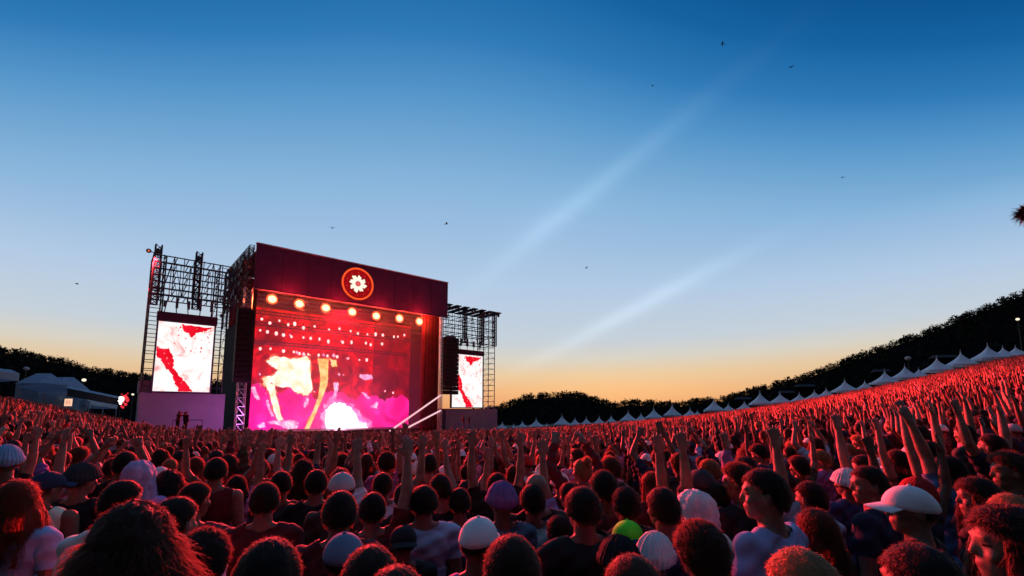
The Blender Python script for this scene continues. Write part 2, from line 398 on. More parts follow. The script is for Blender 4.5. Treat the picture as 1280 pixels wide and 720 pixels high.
rr = random.Random(77); pts_ = [(va, 1.9)] + [(va + (vb - va) * k / 60, vz + .5 * math.sin(k * .5) + .5 * math.sin(k * 1.3 + 1) * rr.random() + rr.uniform(-.35, .35) - .02 * k) for k in range(61)] + [(vb, 1.9)]
b = MB(); b.prism(pts_, TV - .03, TV + .28); b.build('video_wall_base', m_wall_mag, stage)
def shape(pts, ox, oy, sc, t, proud, name, m, parent, thick=.05, rough=0, seed=1):
    if m is m_pic and name == 'video_picture' or m is m_band and len(pts) > 5:
        cx = sum(x for x, y in pts) / len(pts); cy_ = sum(y for x, y in pts) / len(pts)
        g = [(x + 9 * (x - cx) / (abs(x - cx) + abs(y - cy_) + 1), y + 9 * (y - cy_) / (abs(x - cx) + abs(y - cy_) + 1)) for x, y in pts]
        shape_(g, ox, oy, sc, t, proud - .02, name, m_edge, parent, .03, .22, seed + 40)
        rr = random.Random(seed)
        for k in range(16):
            x, y = rr.choice(pts); x += rr.gauss(0, 16); y += rr.gauss(0, 14); w = rr.uniform(1.5, 5)
            shape_([(x - w, y), (x, y - w), (x + w, y + 1), (x + 1, y + w)], ox, oy, sc, t, proud, name, rr.choice([m_edge, m_band, m_pink]), parent, .03, .04, seed * 50 + k)
    return shape_(pts, ox, oy, sc, t, proud, name, m, parent, thick, rough, seed)
def shape_(pts, ox, oy, sc, t, proud, name, m, parent, thick=.05, rough=0, seed=1):
    q = [S(ox + x / sc, oy + y / sc, t) for x, y in pts]; rr = random.Random(seed); out = []
    for i in range(len(q)):
        a, c = q[i], q[(i + 1) % len(q)]; n = 5 if rough else 1
        for k in range(n):
            f = k / n; out.append((a[0] * (1 - f) + c[0] * f + rr.uniform(-rough, rough), a[1] * (1 - f) + c[1] * f + rr.uniform(-rough, rough)))
    b = MB(); b.prism(out, t - proud - thick, t - proud); return b.build(name, m, parent)
c5 = (300, 400, 4.8, TV)
shape([(160, 250), (200, 215), (300, 232), (400, 222), (415, 240), (432, 420), (400, 452), (350, 440), (300, 410), (200, 388), (140, 392), (135, 345), (200, 330), (232, 300), (190, 275)], *c5, .04, 'video_picture', m_pic, wall, rough=.14, seed=3)
shape([(466, 232), (530, 235), (524, 380), (500, 450), (412, 655), (385, 655), (440, 540), (472, 450), (482, 350)], *c5, .05, 'video_picture', m_band, wall, rough=.04, seed=4)
shape([(145, 365), (205, 392), (222, 480), (255, 600), (232, 610), (200, 540), (170, 430)], *c5, .12, 'video_picture', m_pic, wall, rough=.08, seed=5)
shape([(66, 405), (90, 400), (100, 440), (122, 478), (98, 480), (76, 440)], *c5, .06, 'video_picture', m_pink, wall, rough=.06, seed=6)
shape([(155, 480), (170, 478), (180, 530), (205, 575), (188, 580), (165, 530)], *c5, .06, 'video_picture', m_pink, wall, rough=.06, seed=7)
shape([(540, 235), (580, 240), (582, 280), (550, 285)], *c5, .06, 'video_picture', m_band, wall, rough=.1, seed=8)
shape([(560, 378), (590, 372), (588, 420), (572, 470), (558, 500), (548, 480), (565, 430)], *c5, .06, 'video_picture', m_pink, wall, rough=.1, seed=9)
shape([(395, 465), (412, 470), (405, 505), (385, 530), (380, 515)], *c5, .06, 'video_picture', m_pink, wall, rough=.06, seed=10)
for (x, y, w) in ((593, 325, 9), (620, 330, 6), (500, 210, 10), (118, 325, 8), (445, 430, 6), (640, 232, 6), (560, 212, 12), (380, 205, 12), (340, 195, 10), (300, 90, 7), (610, 130, 10), (720, 340, 5)):
    shape([(x - w, y), (x, y - w), (x + w, y + 2), (x + 2, y + w)], *c5, .06, 'video_picture', m_pink, wall, rough=.03, seed=int(x))
c6 = (420, 400, 4.8, TV)
shape([(140, 325), (215, 330), (222, 352), (180, 362), (140, 345)], *c6, .06, 'video_picture', m_pink, wall, rough=.08, seed=12)
shape([(150, 435), (165, 432), (205, 470), (190, 475)], *c6, .06, 'video_picture', m_pink, wall, rough=.06, seed=13)
shape([(205, 520), (245, 490), (255, 498), (240, 532)], *c6, .06, 'video_picture', m_pink, wall, rough=.07, seed=14)
# flat glowing shapes painted for the glare of floodlit smoke on the deck
m_glare = led('white_glare', [(.3, (255, 205, 245)), (.45, (255, 246, 255)), (.6, (255, 255, 255))], 1.7, 1.2, .3)
shape([(488, 640), (485, 575), (505, 520), (530, 470), (560, 462), (600, 478), (668, 505), (715, 545), (735, 585), (790, 600), (800, 655), (700, 672), (520, 665)], 300, 400, 4.8, 9.6, 0, 'glare_halo', led('glare_halo', [(.3, (255, 60, 150)), (.5, (255, 130, 200)), (.7, (255, 190, 225))], 1.1, 1.0, .8), stage, thick=.1, rough=.3, seed=25)
shape([(505, 600), (512, 540), (560, 495), (600, 500), (660, 530), (690, 570), (700, 610), (745, 622), (760, 655), (700, 665), (560, 665), (520, 655)], 300, 400, 4.8, 8.0, 0, 'flood_glare', m_glare, stage, thick=.5, rough=.16, seed=15)
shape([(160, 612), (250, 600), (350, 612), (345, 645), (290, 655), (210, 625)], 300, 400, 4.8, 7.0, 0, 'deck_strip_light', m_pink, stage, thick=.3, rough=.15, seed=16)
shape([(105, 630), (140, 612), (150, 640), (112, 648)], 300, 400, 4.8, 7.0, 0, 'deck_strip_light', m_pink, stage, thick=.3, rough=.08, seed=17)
# emblem on the header
ec = S(447, 355); er = (S(447, 335)[1] - S(447, 375)[1]) / 2
m_ring = emit('emblem_orange', lin((255, 84, 36)), 1.15); m_disc = emit('emblem_red', lin((150, 2, 10)), 1.0); m_white = emit('emblem_white', lin((255, 246, 225)), 1.05)
def circ(r, n=48, f=None): return [(ec[0] + (r if f is None else r * f(i * 2 * math.pi / n)) * math.cos(i * 2 * math.pi / n), ec[1] + (r if f is None else r * f(i * 2 * math.pi / n)) * math.sin(i * 2 * math.pi / n)) for i in range(n)]
b = MB(); b.prism(circ(er * .93), -.08, -.005); emb = b.build('emblem', m_disc, stage)
b = MB()
for i in range(48):
    a0, a1 = i * 2 * math.pi / 48, (i + 1) * 2 * math.pi / 48
    q = [(ec[0] + r * math.cos(a), ec[1] + r * math.sin(a)) for r, a in ((er * .90, a0), (er * 1.0, a0), (er * 1.0, a1), (er * .90, a1))]
    b.prism(q, -.16, -.082)
b.build('ring', m_ring, emb)
b = MB(); b.prism(circ(er * .47, 96, lambda a: 1 + .17 * math.cos(8 * a + 1.6) + .10 * math.cos(16 * a + .9) + .05 * math.cos(3 * a)), -.14, -.083); b.build('petal_star', m_white, emb)
b = MB(); b.prism(circ(er * .17, 24), -.17, -.142); b.build('star_centre', emit('emblem_pink', lin((225, 90, 90)), 1), emb)
b = MB()
for k in range(10):
    a = k * .628 + .3; x, z = ec[0] + er * .7 * math.cos(a), ec[1] + er * .7 * math.sin(a); b.prism([(x - .09, z - .09), (x + .09, z - .05), (x + .03, z + .11)], -.1, -.083)
b.build('fleck_ring', emit('emblem_fleck', lin((240, 60, 50)), 1), emb)
# two emissive slanted trusses on the right of the deck
m_slant = emit('bright_slant', lin((255, 196, 206)), 1.0)
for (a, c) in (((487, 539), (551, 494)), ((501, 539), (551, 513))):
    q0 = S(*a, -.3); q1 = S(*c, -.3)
    b = MB(); b.truss((q0[0], -.3, q0[1]), (q1[0], -.3, q1[1]), .13, up=(0, 1, 0), r=.045, bay=.5); tr = b.build('bright_slant_truss', m_slant, stage)

# speaker columns
def line_array(name, pxa, pya, pyb, wpx, t, label):
    s_, za = S(pxa, pya, t); _, zz = S(pxa, pyb, t); w = S(pxa + wpx, pya, t)[0] - s_
    o = empty(name, W(s_, t, zz), SROT); tag(o, label, 'speakers', 'hanging loudspeaker columns')
    n = 14; h = (za - zz) / n
    for i in range(n):
        b = MB(); z0 = i * h; b.box((0, -.45, z0 + .03), (w, .45, z0 + h - .03)); b.box((.08, -.5, z0 + .1), (w - .08, -.452, z0 + h - .1)); b.build('speaker_cabinet', m_box, o)
    b = MB(); b.box((w * .2, -.35, za - zz), (w * .8, .35, za - zz + .18))
    for x in (.25, .75): b.tube((w * x, 0, za - zz + .18), (w * x, 0, za - zz + 2.2), .04, 5)
    b.build('flying_frame', m_steel, o)
    return o
line_array('line_array', 297, 385, 478, 21, -.6, 'tall black speaker column hanging beside the big screen wing')
line_array('line_array', 554, 421, 493, 18, 1.2, 'tall dark speaker column hanging beside the smaller screen')

# seven big blinders under the header
m_lens = emit('blinder_glow', (1.0, .50, .22), 3.2); m_lens2 = emit('small_lamp_glow', (1.0, .42, .40), 2.3)
m_halo = emit('blinder_halo', (1.0, .09, .03), 1.3)
BL = [(340, 374), (374, 380), (407, 385), (440, 390), (470, 395), (499, 398), (524, 402)]
ordn = ['first', 'second', 'third', 'fourth', 'fifth', 'sixth', 'seventh']
def spot(parent, loc, aim, power, col_, cone, blend=.6, size=.3):
    l = bpy.data.lights.new('spot_lamp', 'SPOT'); l.energy = power; l.color = col_; l.spot_size = math.radians(cone); l.spot_blend = blend; l.shadow_soft_size = size
    o = bpy.data.objects.new('spot_lamp', l); link(o, parent)
    o.location = loc
    d = Vector(aim) - (parent.matrix_world @ Vector(loc))
    q = d.to_track_quat('-Z', 'Y')
    o.rotation_euler = (parent.matrix_world.to_quaternion().inverted() @ q).to_euler()
    return o
RED = (1.0, .045, .03); REDP = (1.0, .06, .06)
def field_lamp(parent, loc, power, col_=(1.0, .035, .045), size=.35, az0=-180, az1=180):
    # asymmetric flood: even light over the field, cut off at the perimeter
    bpy.context.view_layer.update(); Lw = np.array(parent.matrix_world @ Vector(loc))
    azs = np.linspace(-180, 180, 32); qs = np.array([0, 1, 2, 3.5, 5, 8, 12, 18, 26, 40]); cut = []; Dc = []; prof = []
    rr = np.arange(4, 190, .5)
    for az in azs:
        x, y = Lw[0] + rr * math.sin(math.radians(az)), Lw[1] + rr * math.cos(math.radians(az))
        ins = (y > -30) & (y < np.where(y > 0, Yt(x / np.maximum(y, 1)), 0) - np.where(x < -25, 17.0, .5)); m = np.where(ins)[0]
        k = m[-1] if len(m) else 60
        k = min(k, int(np.searchsorted(rr, 160))); z = ground(x, y) + 1.5; e = np.degrees(np.arctan2(z - Lw[2], rr)); c_ = e[:k + 1].max(); cut.append(c_ + .25); Dc.append(rr[k])
        prof.append([(rr[:k + 1][np.argmin(np.abs(e[:k + 1] - (c_ - q)))] / rr[k]) ** 2 if q else 1 for q in qs])
    prof = np.mean(np.array(prof)[6:22], 0)
    l = bpy.data.lights.new('flood_lamp', 'POINT'); l.energy = power; l.color = col_; l.shadow_soft_size = .10; l.use_nodes = True; t = l.node_tree; t.nodes.clear()
    N_ = t.nodes.new; K = t.links.new
    g = N_('ShaderNodeNewGeometry'); s_ = N_('ShaderNodeSeparateXYZ'); K(g.outputs['Incoming'], s_.inputs[0])
    def mm(op, a, c_=None, d_=None, cl=False):
        n = N_('ShaderNodeMath'); n.operation = op; n.use_clamp = cl
        for i, v in enumerate((a, c_, d_)):
            if v is None: continue
            if isinstance(v, (int, float)): n.inputs[i].default_value = v
            else: K(v, n.inputs[i])
        return n.outputs[0]
    az = mm('MULTIPLY_ADD', mm('ARCTAN2', s_.outputs[0], s_.outputs[1]), 1 / (2 * math.pi), .5); el = mm('MULTIPLY', mm('ARCSINE', s_.outputs[2]), 180 / math.pi)
    dt = N_('ShaderNodeVectorMath'); dt.operation = 'DOT_PRODUCT'; K(g.outputs['Incoming'], dt.inputs[0]); dt.inputs[1].default_value = (-AT[0], -AT[1], 0)
    front = mm('MULTIPLY_ADD', dt.outputs['Value'], 12, .2 if az0 == -180 else 50, True)
    def rampn(fac_, xs_, vs_):
        r_ = N_('ShaderNodeValToRGB'); e_ = r_.color_ramp.elements
        while len(e_) < len(xs_): e_.new(.5)
        for e, x in zip(e_, xs_): e.position = x
        for e, v in zip(e_, vs_): e.color = (v, v, v, 1)
        K(fac_, r_.inputs[0]); return r_.outputs[0]
    c_ = rampn(az, (azs + 180) / 360, (np.array(cut) + 60) / 80); cdeg = mm('MULTIPLY_ADD', c_, 80, -60); d_ = rampn(az, (azs + 180) / 360, np.array(Dc) / 160 * np.sqrt(np.interp(azs, [-180, -140, -60, 60, 95, 125, 150, 180], [1, .75, .5, .42, .42, .6, 1, 1])))
    q = mm('SUBTRACT', cdeg, el); pf = rampn(mm('MULTIPLY', q, 1 / 40, None, True), qs / 40, np.maximum(prof, .012) * np.array([.065, .10, .21, .6, 1.3, 1.9, 1.9, 1.4, .8, .6])); edge = mm('MULTIPLY_ADD', q, .36, .5, True)
    azd = mm('MULTIPLY_ADD', az, 360, -180); win = mm('MULTIPLY', mm('MULTIPLY_ADD', mm('SUBTRACT', azd, az0), .12, 0, True), mm('MULTIPLY_ADD', mm('SUBTRACT', az1, azd), .12, 0, True))
    em = N_('ShaderNodeEmission'); em.inputs[0].default_value = (1, 1, 1, 1); o_ = N_('ShaderNodeOutputLight'); K(em.outputs[0], o_.inputs[0])
    K(mm('MULTIPLY', mm('MULTIPLY', mm('MULTIPLY', d_, d_), pf), mm('MULTIPLY', mm('MULTIPLY', edge, front), win)), em.inputs[1])
    o = bpy.data.objects.new('flood_lamp', l); link(o, parent); o.location = loc; return o
KW = 1.15e6
for i, (px, py) in enumerate(BL):
    s_, z_ = S(px, py, .9)
    o = empty('blinder_light', W(s_, .9, z_), SROT); tag(o, 'blazing orange blinder lamp under the stage header, %s counting from the stalls side' % ordn[i], 'stage light', 'seven blinders in a row under the header')
    bpy.context.view_layer.update()
    b = MB(); b.tube((0, .35, 0), (0, -.05, 0), .34, 16, r2=.42); b.box((-.5, .1, -.06), (-.44, .2, .75)); b.box((.44, .1, -.06), (.5, .2, .75)); b.box((-.5, .1, .75), (.5, .2, .82)); b.build('housing', m_box, o)
    b = MB(); b.tube((0, -.052, 0), (0, -.10, 0),  .66, 24, r2=.60); b.build('halo_ring', m_halo, o)  # emissive ring painted as the red halo of glare round the lens
    b = MB(); b.ell((0, -.1, 0), (.47, .16, .43), 20, 10); b.build('lens', m_lens, o, smooth=True)
    if i in (0, 3, 6): field_lamp(o, (0, -1.9, -.3), KW * (1.1, 1.5, 1.1)[(0, 3, 6).index(i)])
    else: spot(o, (0, -.5, 0), W(4 + 5 * i, -14, 0), 7e3, RED, 100)
    l = bpy.data.lights.new('lens_lamp', 'POINT'); l.energy = 1300; l.color = (1, .10, .03); l.shadow_soft_size = .4; q = bpy.data.objects.new('lens_lamp', l); link(q, o); q.location = (0, -.75, -.05)
# rows of small hung lamps
m_can = m_box
proto = None; cnt = 0; names_row = ['upper', 'middle', 'lower']
def lamp_proto():
    o = empty('stage_lamp', (0, 0, 0), SROT)
    b = MB(); b.tube((0, .25, 0), (0, -.1, 0), .13, 8, r2=.19); b.tube((0, .08, 0), (0, .08, .55), .04, 4); b.build('housing', m_can, o)
    b = MB(); b.ell((0, -.12, 0), (.17, .08, .20), 10, 6); b.build('lens', m_lens2, o, smooth=True)
    return o
rows = [(3.0, [(327, 399), (337, 404), (349, 401), (360, 406), (368, 405), (379, 410), (393, 408), (411, 412), (424, 411), (438, 414), (447, 417), (459, 418), (469, 418), (478, 419), (492, 421), (497, 421), (505, 419)]),
        (5.0, [(325, 413), (334, 415), (345, 417), (354, 419), (364, 421), (379, 422), (388, 423), (399, 424), (410, 427), (428, 428), (439, 428), (457, 429), (463, 431), (477, 430)]),
        (7.0, [(325, 436), (338, 436), (354, 439), (367, 440), (374, 442), (385, 443), (398, 444), (409, 445), (421, 446), (435, 448), (449, 450), (458, 450), (481, 489), (491, 491)])]
for r_, (t, ps) in enumerate(rows):
    for j, (px, py) in enumerate(ps):
        s_, z_ = S(px, py, t)
        if proto is None: o = proto = lamp_proto()
        else: o = copy_tree(proto)
        o.location = W(s_, t, z_); k = .75 + .5 * rnd.random(); o.scale = (k, k, k * rnd.uniform(.9, 1.4))
        tag(o, 'small pink white stage lamp in the %s hung row, %s counting from the stalls side' % (names_row[r_], ordw(j + 1)), 'stage light', 'small lamps hung in rows inside the stage')
        cnt += 1
    b = MB(); za = S(ps[0][0], ps[0][1], t)[1]
    b.truss((sl - 1, t + .1, za + .9), (sr + 1, t + .1, za + .9), .4, r=.04, bay=.6); b.build('lamp_truss', m_steel, stage)
# coloured washes: red from the hung lamps, others added at deck, header and wing wall
def area(loc, aim, size, power, c):
    l = bpy.data.lights.new('wash_lamp', 'AREA'); l.energy = power; l.color = c; l.size = size
    o = bpy.data.objects.new('wash_lamp', l); link(o, stage); o.location = loc
    o.rotation_euler = (Vector(aim) - Vector(loc)).to_track_quat('-Z', 'Y').to_euler()
mid = (sl + sr) / 2
area((mid, 3, zb - .5), (mid + 3, 4.2, 0), 4, 2600, (1, .01, .03))
area((sl + 2, 3.5, 2.4), (sl + 4, 4.0, 9), 2.5, 700, (1, .01, .42)); area((mid + 3, 4.5, 2.4), (mid + 5, 3.5, 9), 2.5, 700, (1, .02, .40))
bs = S(425, 522, 6.5)
l = bpy.data.lights.new('burst_lamp', 'POINT'); l.energy = 1500; l.color = (1, .3, .6); l.shadow_soft_size = .8; q = bpy.data.objects.new('burst_lamp', l); link(q, stage); q.location = (bs[0], 6.4, bs[1])
area((mid, -1.2, zb - .8), (mid, 0, zt), 5, 0.1, (1, .02, .03))
for s_ in (4, 10, 16, 22): area((s_, -1.0, zb - 1.0), (s_, .2, zb + 2.5), 1.0, 160, (1, .03, .04))
area((0.4, -5, 4), (-6, 2, 2), 1.5, 260, (.8, .2, .8))

vm = bpy.data.materials.new('stage_smoke'); vm.use_nodes = True; vm.node_tree.nodes.clear()
pv = vm.node_tree.nodes.new('ShaderNodeVolumePrincipled'); pv.inputs['Color'].default_value = (.9, .85, .9, 1); pv.inputs['Density'].default_value = .015; pv.inputs['Anisotropy'].default_value = .2
vo = vm.node_tree.nodes.new('ShaderNodeOutputMaterial'); vm.node_tree.links.new(pv.outputs[0], vo.inputs['Volume'])
b = MB(); b.box((sl - .6, -.5, 2.1), (Wd - .3, TV - .1, zb - .02)); sm = b.build('stage_smoke', vm, None); sm.matrix_world = Matrix.Translation((P0[0], P0[1], STZ)) @ Matrix.Rotation(SROT, 4, 'Z'); tag(sm, 'thin lit smoke hanging inside the stage', 'smoke', kind='stuff')
# side wings with scaffold and screens
def wing(px0, px1, t, ptop, screen, header, wall_px, label, left):
    sa, _ = S(px0, 480, t); sb, _ = S(px1, 480, t)
    o = empty('screen_wing', W(sa, t, 0), SROT); tag(o, label, 'screen tower')
    L = sb - sa; zt_ = ptop
    zs_t = zt_; Dp = 3.2
    b = MB()
    # top grid: stacked long beams, front and back
    zlow = S(px0 + 4, wall_px[2], t)[1]
    n = 7 if left else 5
    for z in np.linspace(zlow, zt_, n):
        b.tube((0, 0, z), (L, 0, z), .07, 4); b.tube((0, Dp, z), (L, Dp, z), .07, 4)
        for x in np.linspace(0, L, 8): b.tube((x, 0, z), (x, Dp, z), .05, 4)
    for x in np.linspace(0, L, 9):
        for y in (0, Dp): b.tube((x, y, zlow), (x, y, zt_ + .1), .045, 4)
    for i in range(8):
        x0, x1 = L * i / 8, L * (i + 1) / 8
        for y in (0, Dp): b.tube((x0, y, zlow), (x1, y, zt_), .035, 3) if i % 2 else b.tube((x0, y, zt_), (x1, y, zlow), .035, 3)
    b.build('roof_grid', m_steel, o)
    xs_ = [.35, L * .55] if left else [L * .35, L * .7, L - .3]
    for x in xs_:
        b = MB(); b.truss((x, -.3, zlow - (1.2 if left else .2)), (x, -.3, zt_ + (1.0 if left else .35)), .55, up=(1, 0, 0), r=.08, bay=.55)
        b.box((x - .3, -.6, zt_ + .1), (x + .3, 0, zt_ + .5)); b.build('hoist_mast', m_steel, o)
    if not left:
        b = MB()
        for x in np.linspace(0, L, 7): b.box((x - .5, -1.3, zt_ + .15), (x + .5, 4.4, zt_ + .32)); b.box((x - .12, -1.2, zt_ - .5), (x + .12, -.9, zt_ + .15))
        b.build('roof_planks', m_steel, o)
    # ladder towers down both sides
    for (x0, x1) in (((0, 1.15), (L - 1.2, L - .1)) if left else ((L - 1.35, L), )):
        b = MB()
        for x in (x0, x1):
            for y in (0, Dp): b.tube((x, y, 0), (x, y, zt_), .075, 5)
        for z in np.arange(.5, zt_, .95):
            for y in (0, Dp): b.tube((x0, y, z), (x1, y, z), .04, 4)
            for x in (x0, x1): b.tube((x, 0, z), (x, Dp, z), .035, 4)
        k = 0
        for z in np.arange(.5, zt_ - 2, 1.9):
            for x in (x0, x1): b.tube((x, 0 if k % 2 else Dp, z), (x, Dp if k % 2 else 0, z + 1.9), .03, 3)
            k += 1
        b.build('ladder_tower', m_alu if not left else m_steel, o)
    # screen (corners from the photograph, on this plane)
    q = [S(*p, t - .8) for p in screen]; q = [(x - sa, z) for x, z in q]
    x0 = (q[0][0] + q[3][0]) / 2; x1 = (q[1][0] + q[2][0]) / 2; z1 = (q[0][1] + q[1][1]) / 2; z0 = (q[2][1] + q[3][1]) / 2
    b = MB(); b.box((x0 - .15, -.75, z0 - .15), (x1 + .15, -.35, z1 + .1)); b.build('screen_frame', m_fascia, o)
    hz = S(*header, t - .8)[1]
    b = MB(); b.box((x0 - .2, -.95, z1 + .1), (x1 + .25, -.3, hz)); b.build('screen_header', m_black if False else m_hdr, o)
    for x in np.linspace(x0 + .4, x1 - .4, 5):
        b = MB(); b.tube((x, -.6, hz), (x + rnd.uniform(-.3, .3), -.2, zlow), .05, 4); b.box((x - .12, -.7, hz + .6), (x + .12, -.45, hz + rnd.uniform(1.2, 2.2))); b.build('hanging_hoist', m_steel, o)
    b = MB(); b.box((x0, -.80, z0), (x1, -.752, z1)); scr = b.build('screen', m_scr, o)
    w, h = x1 - x0, z1 - z0
    def pic(pts, seed, m=None, rough=.1):
        rr = random.Random(seed); out = []
        for i in range(len(pts)):
            a, c = pts[i], pts[(i + 1) % len(pts)]
            for k in range(7):
                f = k / 7; out.append((min(x1 - .01, max(x0 + .01, x0 + w * (a[0] * (1 - f) + c[0] * f) + rr.uniform(-rough, rough))), min(z1 - .01, max(z0 + .01, z1 - h * (a[1] * (1 - f) + c[1] * f) + rr.uniform(-rough, rough)))))
        b = MB(); b.prism(out, -.83, -.803); b.build('screen_picture', m or m_scr_red, scr)
    pic([(0, .36), (.12, .40), (.22, .38), (.30, .52), (.32, .66), (.42, .76), (.62, .93), (.68, 1), (.45, 1), (.36, .86), (.30, .74), (.18, .66), (.1, .56), (0, .50)], 1, rough=.10 * w / 6)
    pic([(.40, .02), (.95, .03), (.86, .08), (.66, .14), (.60, .22), (.52, .14), (.44, .12)], 2, rough=.10 * w / 6)
    rr = random.Random(5)
    for k in range(44):
        if k % 3 == 0: cx = rr.uniform(.02, .6); cy_ = .36 + cx * 1.0 + rr.gauss(0, .05)
        else: cx, cy_ = rr.uniform(.3, .95), rr.uniform(.06, .42)
        if cy_ > .97: continue
        d = rr.uniform(.006, .022)
        pic([(cx - d, cy_), (cx, cy_ - d), (cx + d, cy_), (cx, cy_ + d)], 10 + k, m_scr_pink if k % 2 else m_scr_red, rough=.03)
    # wall below
    zw = S(*wall_px[:2], t)[1]
    b = MB(); b.box((-.1, -.6, 0), (L + .2, Dp, zw)); b.build('base_wall', m_wing, o)
    b = MB(); fxx = -.5 if left else L + .5; b.tube((fxx, -.2, zt_ + .1), (fxx, -.5, zt_ + .1), .18, 10, r2=.25); b.box((min(fxx, L), -.3, zt_ + .05) if not left else (-.5, -.3, zt_ + .05), (max(fxx, L), -.2, zt_ + .12) if not left else (0, -.2, zt_ + .12)); fx = b.build('added_flood', m_box, o)  # red flood added on each tower to light the crowd's far sides
    b = MB(); b.ell((fxx, -.52, zt_ + .1), (.1, .04, .1), 12, 6); b.build('added_flood_lens', emit('added_flood_glow', (1, .2, .1), .9), o)
    if left: field_lamp(o, (-.5, -2.0, zt_ + .1), KW * 1.1, az0=-170, az1=-10)
    else: field_lamp(o, (L + .5, -.9, zt_ + .3), KW * .28, az0=12, az1=110)
    if left:
        b = MB(); b.box((-.2, .2, zw), (1.3, Dp, zw + 1.35)); b.build('equipment_box', m_wing, o)
    return o
m_hdr = mat('header_cloth', (.10, .03, .06), .7)
m_scr = led('screen_white', [(.30, (255, 170, 170)), (.38, (255, 228, 224)), (.46, (255, 250, 248)), (.6, (255, 255, 255))], 1.05, .7, 1.0)
m_scr_red = led('screen_red', [(.3, (225, 0, 22)), (.6, (250, 18, 45))], 1.0, 1.0, .3)
m_scr_pink = led('screen_pink', [(.3, (235, 110, 120)), (.6, (250, 190, 190))], 1.0, 1.0, .3)
_, zL = S(197, 318, 2.0)
wing(177, 279, 2.0, zL, [(196.5, 399), (265.5, 409.5), (264, 492), (193, 487)], (235, 393), (230, 492, 366), 'scaffold wing with the bigger white and red video screen over a lilac wall', True)
_, zR = S(612, 393, 3.0)
wing(556, 618, 3.0, zR, [(571, 443), (603, 445), (603, 510), (560, 508)], (590, 438), (590, 511, 425), 'scaffold wing with the smaller white and red video screen', False)

# ------------------------------------------------------------------ tents along the right perimeter
m_tent = mat('white_tent_cloth', (.88, .86, .92), .7, noise=.05, nscale=1.0)
def thin_cloth(name, c, tr=.6):
    m = bpy.data.materials.new(name); m.use_nodes = True; t = m.node_tree; t.nodes.clear(); N_ = t.nodes.new
    d_ = N_('ShaderNodeBsdfDiffuse'); d_.inputs[0].default_value = (*c, 1); x = N_('ShaderNodeBsdfTranslucent'); x.inputs[0].default_value = (*c, 1); mx = N_('ShaderNodeMixShader'); mx.inputs[0].default_value = tr
    o_ = N_('ShaderNodeOutputMaterial'); t.links.new(d_.outputs[0], mx.inputs[1]); t.links.new(x.outputs[0], mx.inputs[2]); t.links.new(mx.outputs[0], o_.inputs[0]); return m
m_tent = thin_cloth('white_tent_cloth', (.97, .95, .98), .3)
m_post = mat('tent_post', (.5, .5, .52), .5)
def tent_proto():
    o = empty('pagoda_tent'); w = 2.5; h0 = 2.4; H = 2.7; b = MB(); n = 8; vs = []; fs = []
    for j in range(9):
        k = j / 8; r = w * ((1 - k) ** 1.9) + .05; z = h0 + H * k
        for i in range(16):
            a = 2 * math.pi * (i + .5) / 16; c, s_ = math.cos(a), math.sin(a); m_ = max(abs(c), abs(s_)); q = 1 - k * .6
            f = q / m_ + (1 - q); vs.append((c * r * f, s_ * r * f, z - .06 * math.sin(k * 3.1) * (1 if i % 2 else -1)))
    for j in range(8):
        for i in range(16): fs.append((j * 16 + i, j * 16 + (i + 1) % 16, (j + 1) * 16 + (i + 1) % 16, (j + 1) * 16 + i))
    b.add(vs, fs); b.build('roof', m_tent, o, smooth=True)
    b = MB()
    for (a, c) in (((-w, -w), (w, -w)), ((w, -w), (w, w)), ((w, w), (-w, w)), ((-w, w), (-w, -w))):
        nn = 10
        for i in range(nn):
            p = [a[0] + (c[0] - a[0]) * i / nn, a[1] + (c[1] - a[1]) * i / nn]; q = [a[0] + (c[0] - a[0]) * (i + 1) / nn, a[1] + (c[1] - a[1]) * (i + 1) / nn]
            mm = [(p[0] + q[0]) / 2, (p[1] + q[1]) / 2]
            b.add([(*p, h0 + .03), (*p, h0 - .28), (*mm, h0 - .38), (*q, h0 - .28), (*q, h0 + .03)], [(0, 1, 2, 3, 4)])
    b.build('valance', m_tent, o)
    b = MB(); b.tube((0, 0, h0 + H - .1), (0, 0, h0 + H + .45), .05, 6, r2=.02); b.build('finial', m_tent, o)
    for sx in (-1, 1):
        for sy in (-1, 1):
            b = MB(); b.tube((sx * (w - .05), sy * (w - .05), 0), (sx * (w - .05), sy * (w - .05), h0), .05, 6); b.build('post', m_post, o)
    return o
peaks = [628, 642, 653, 670, 683, 702, 718, 732, 748, 763, 784, 800, 816, 839, 861, 870, 891, 909, 929, 949, 974, 998, 1017, 1032, 1056, 1081, 1107, 1133, 1150, 1174, 1205, 1240, 1259, 1275, 1300]
big = {670: 1.0, 702: 1.15, 839: 1.25, 816: 1.15, 891: 1.3, 949: 1.35, 784: 1.1, 974: 1.1, 1056: 1.2, 1107: 1.25, 1133: 1.3, 1150: .95, 1174: 1.35, 1205: 1.35, 1240: 1.4, 642: .7, 683: .65, 870: .7, 1259: 1.1, 1275: 1.0}
tp = None
for i, px in enumerate(peaks):
    u = (px - 640) / F; Y = 140 / (1 + .3 * max(u, 0)) + 2.6; X = u * Y
    if tp is None: o = tp = tent_proto()
    else: o = copy_tree(tp)
    k = big.get(px, .9) * .86; kx = (.85 + .25 * u) * (1 if k > .8 else .8)
    o.location = (X, Y, gz(X, Y) + .1); o.scale = (kx, kx, k); o.rotation_euler[2] = -.3 + rnd.uniform(-.05, .05)
    where = 'left end of the row beside the stage' if i < 1 else 'right end of the row' if i == len(peaks) - 1 else None
    size = 'tall' if k > 1.2 else 'small' if k < .8 else 'medium'
    tag(o, '%s white pointed tent, %s counting from the stage along the row' % (size, ordw(i + 1)), 'tent', 'white pointed tents along the perimeter')

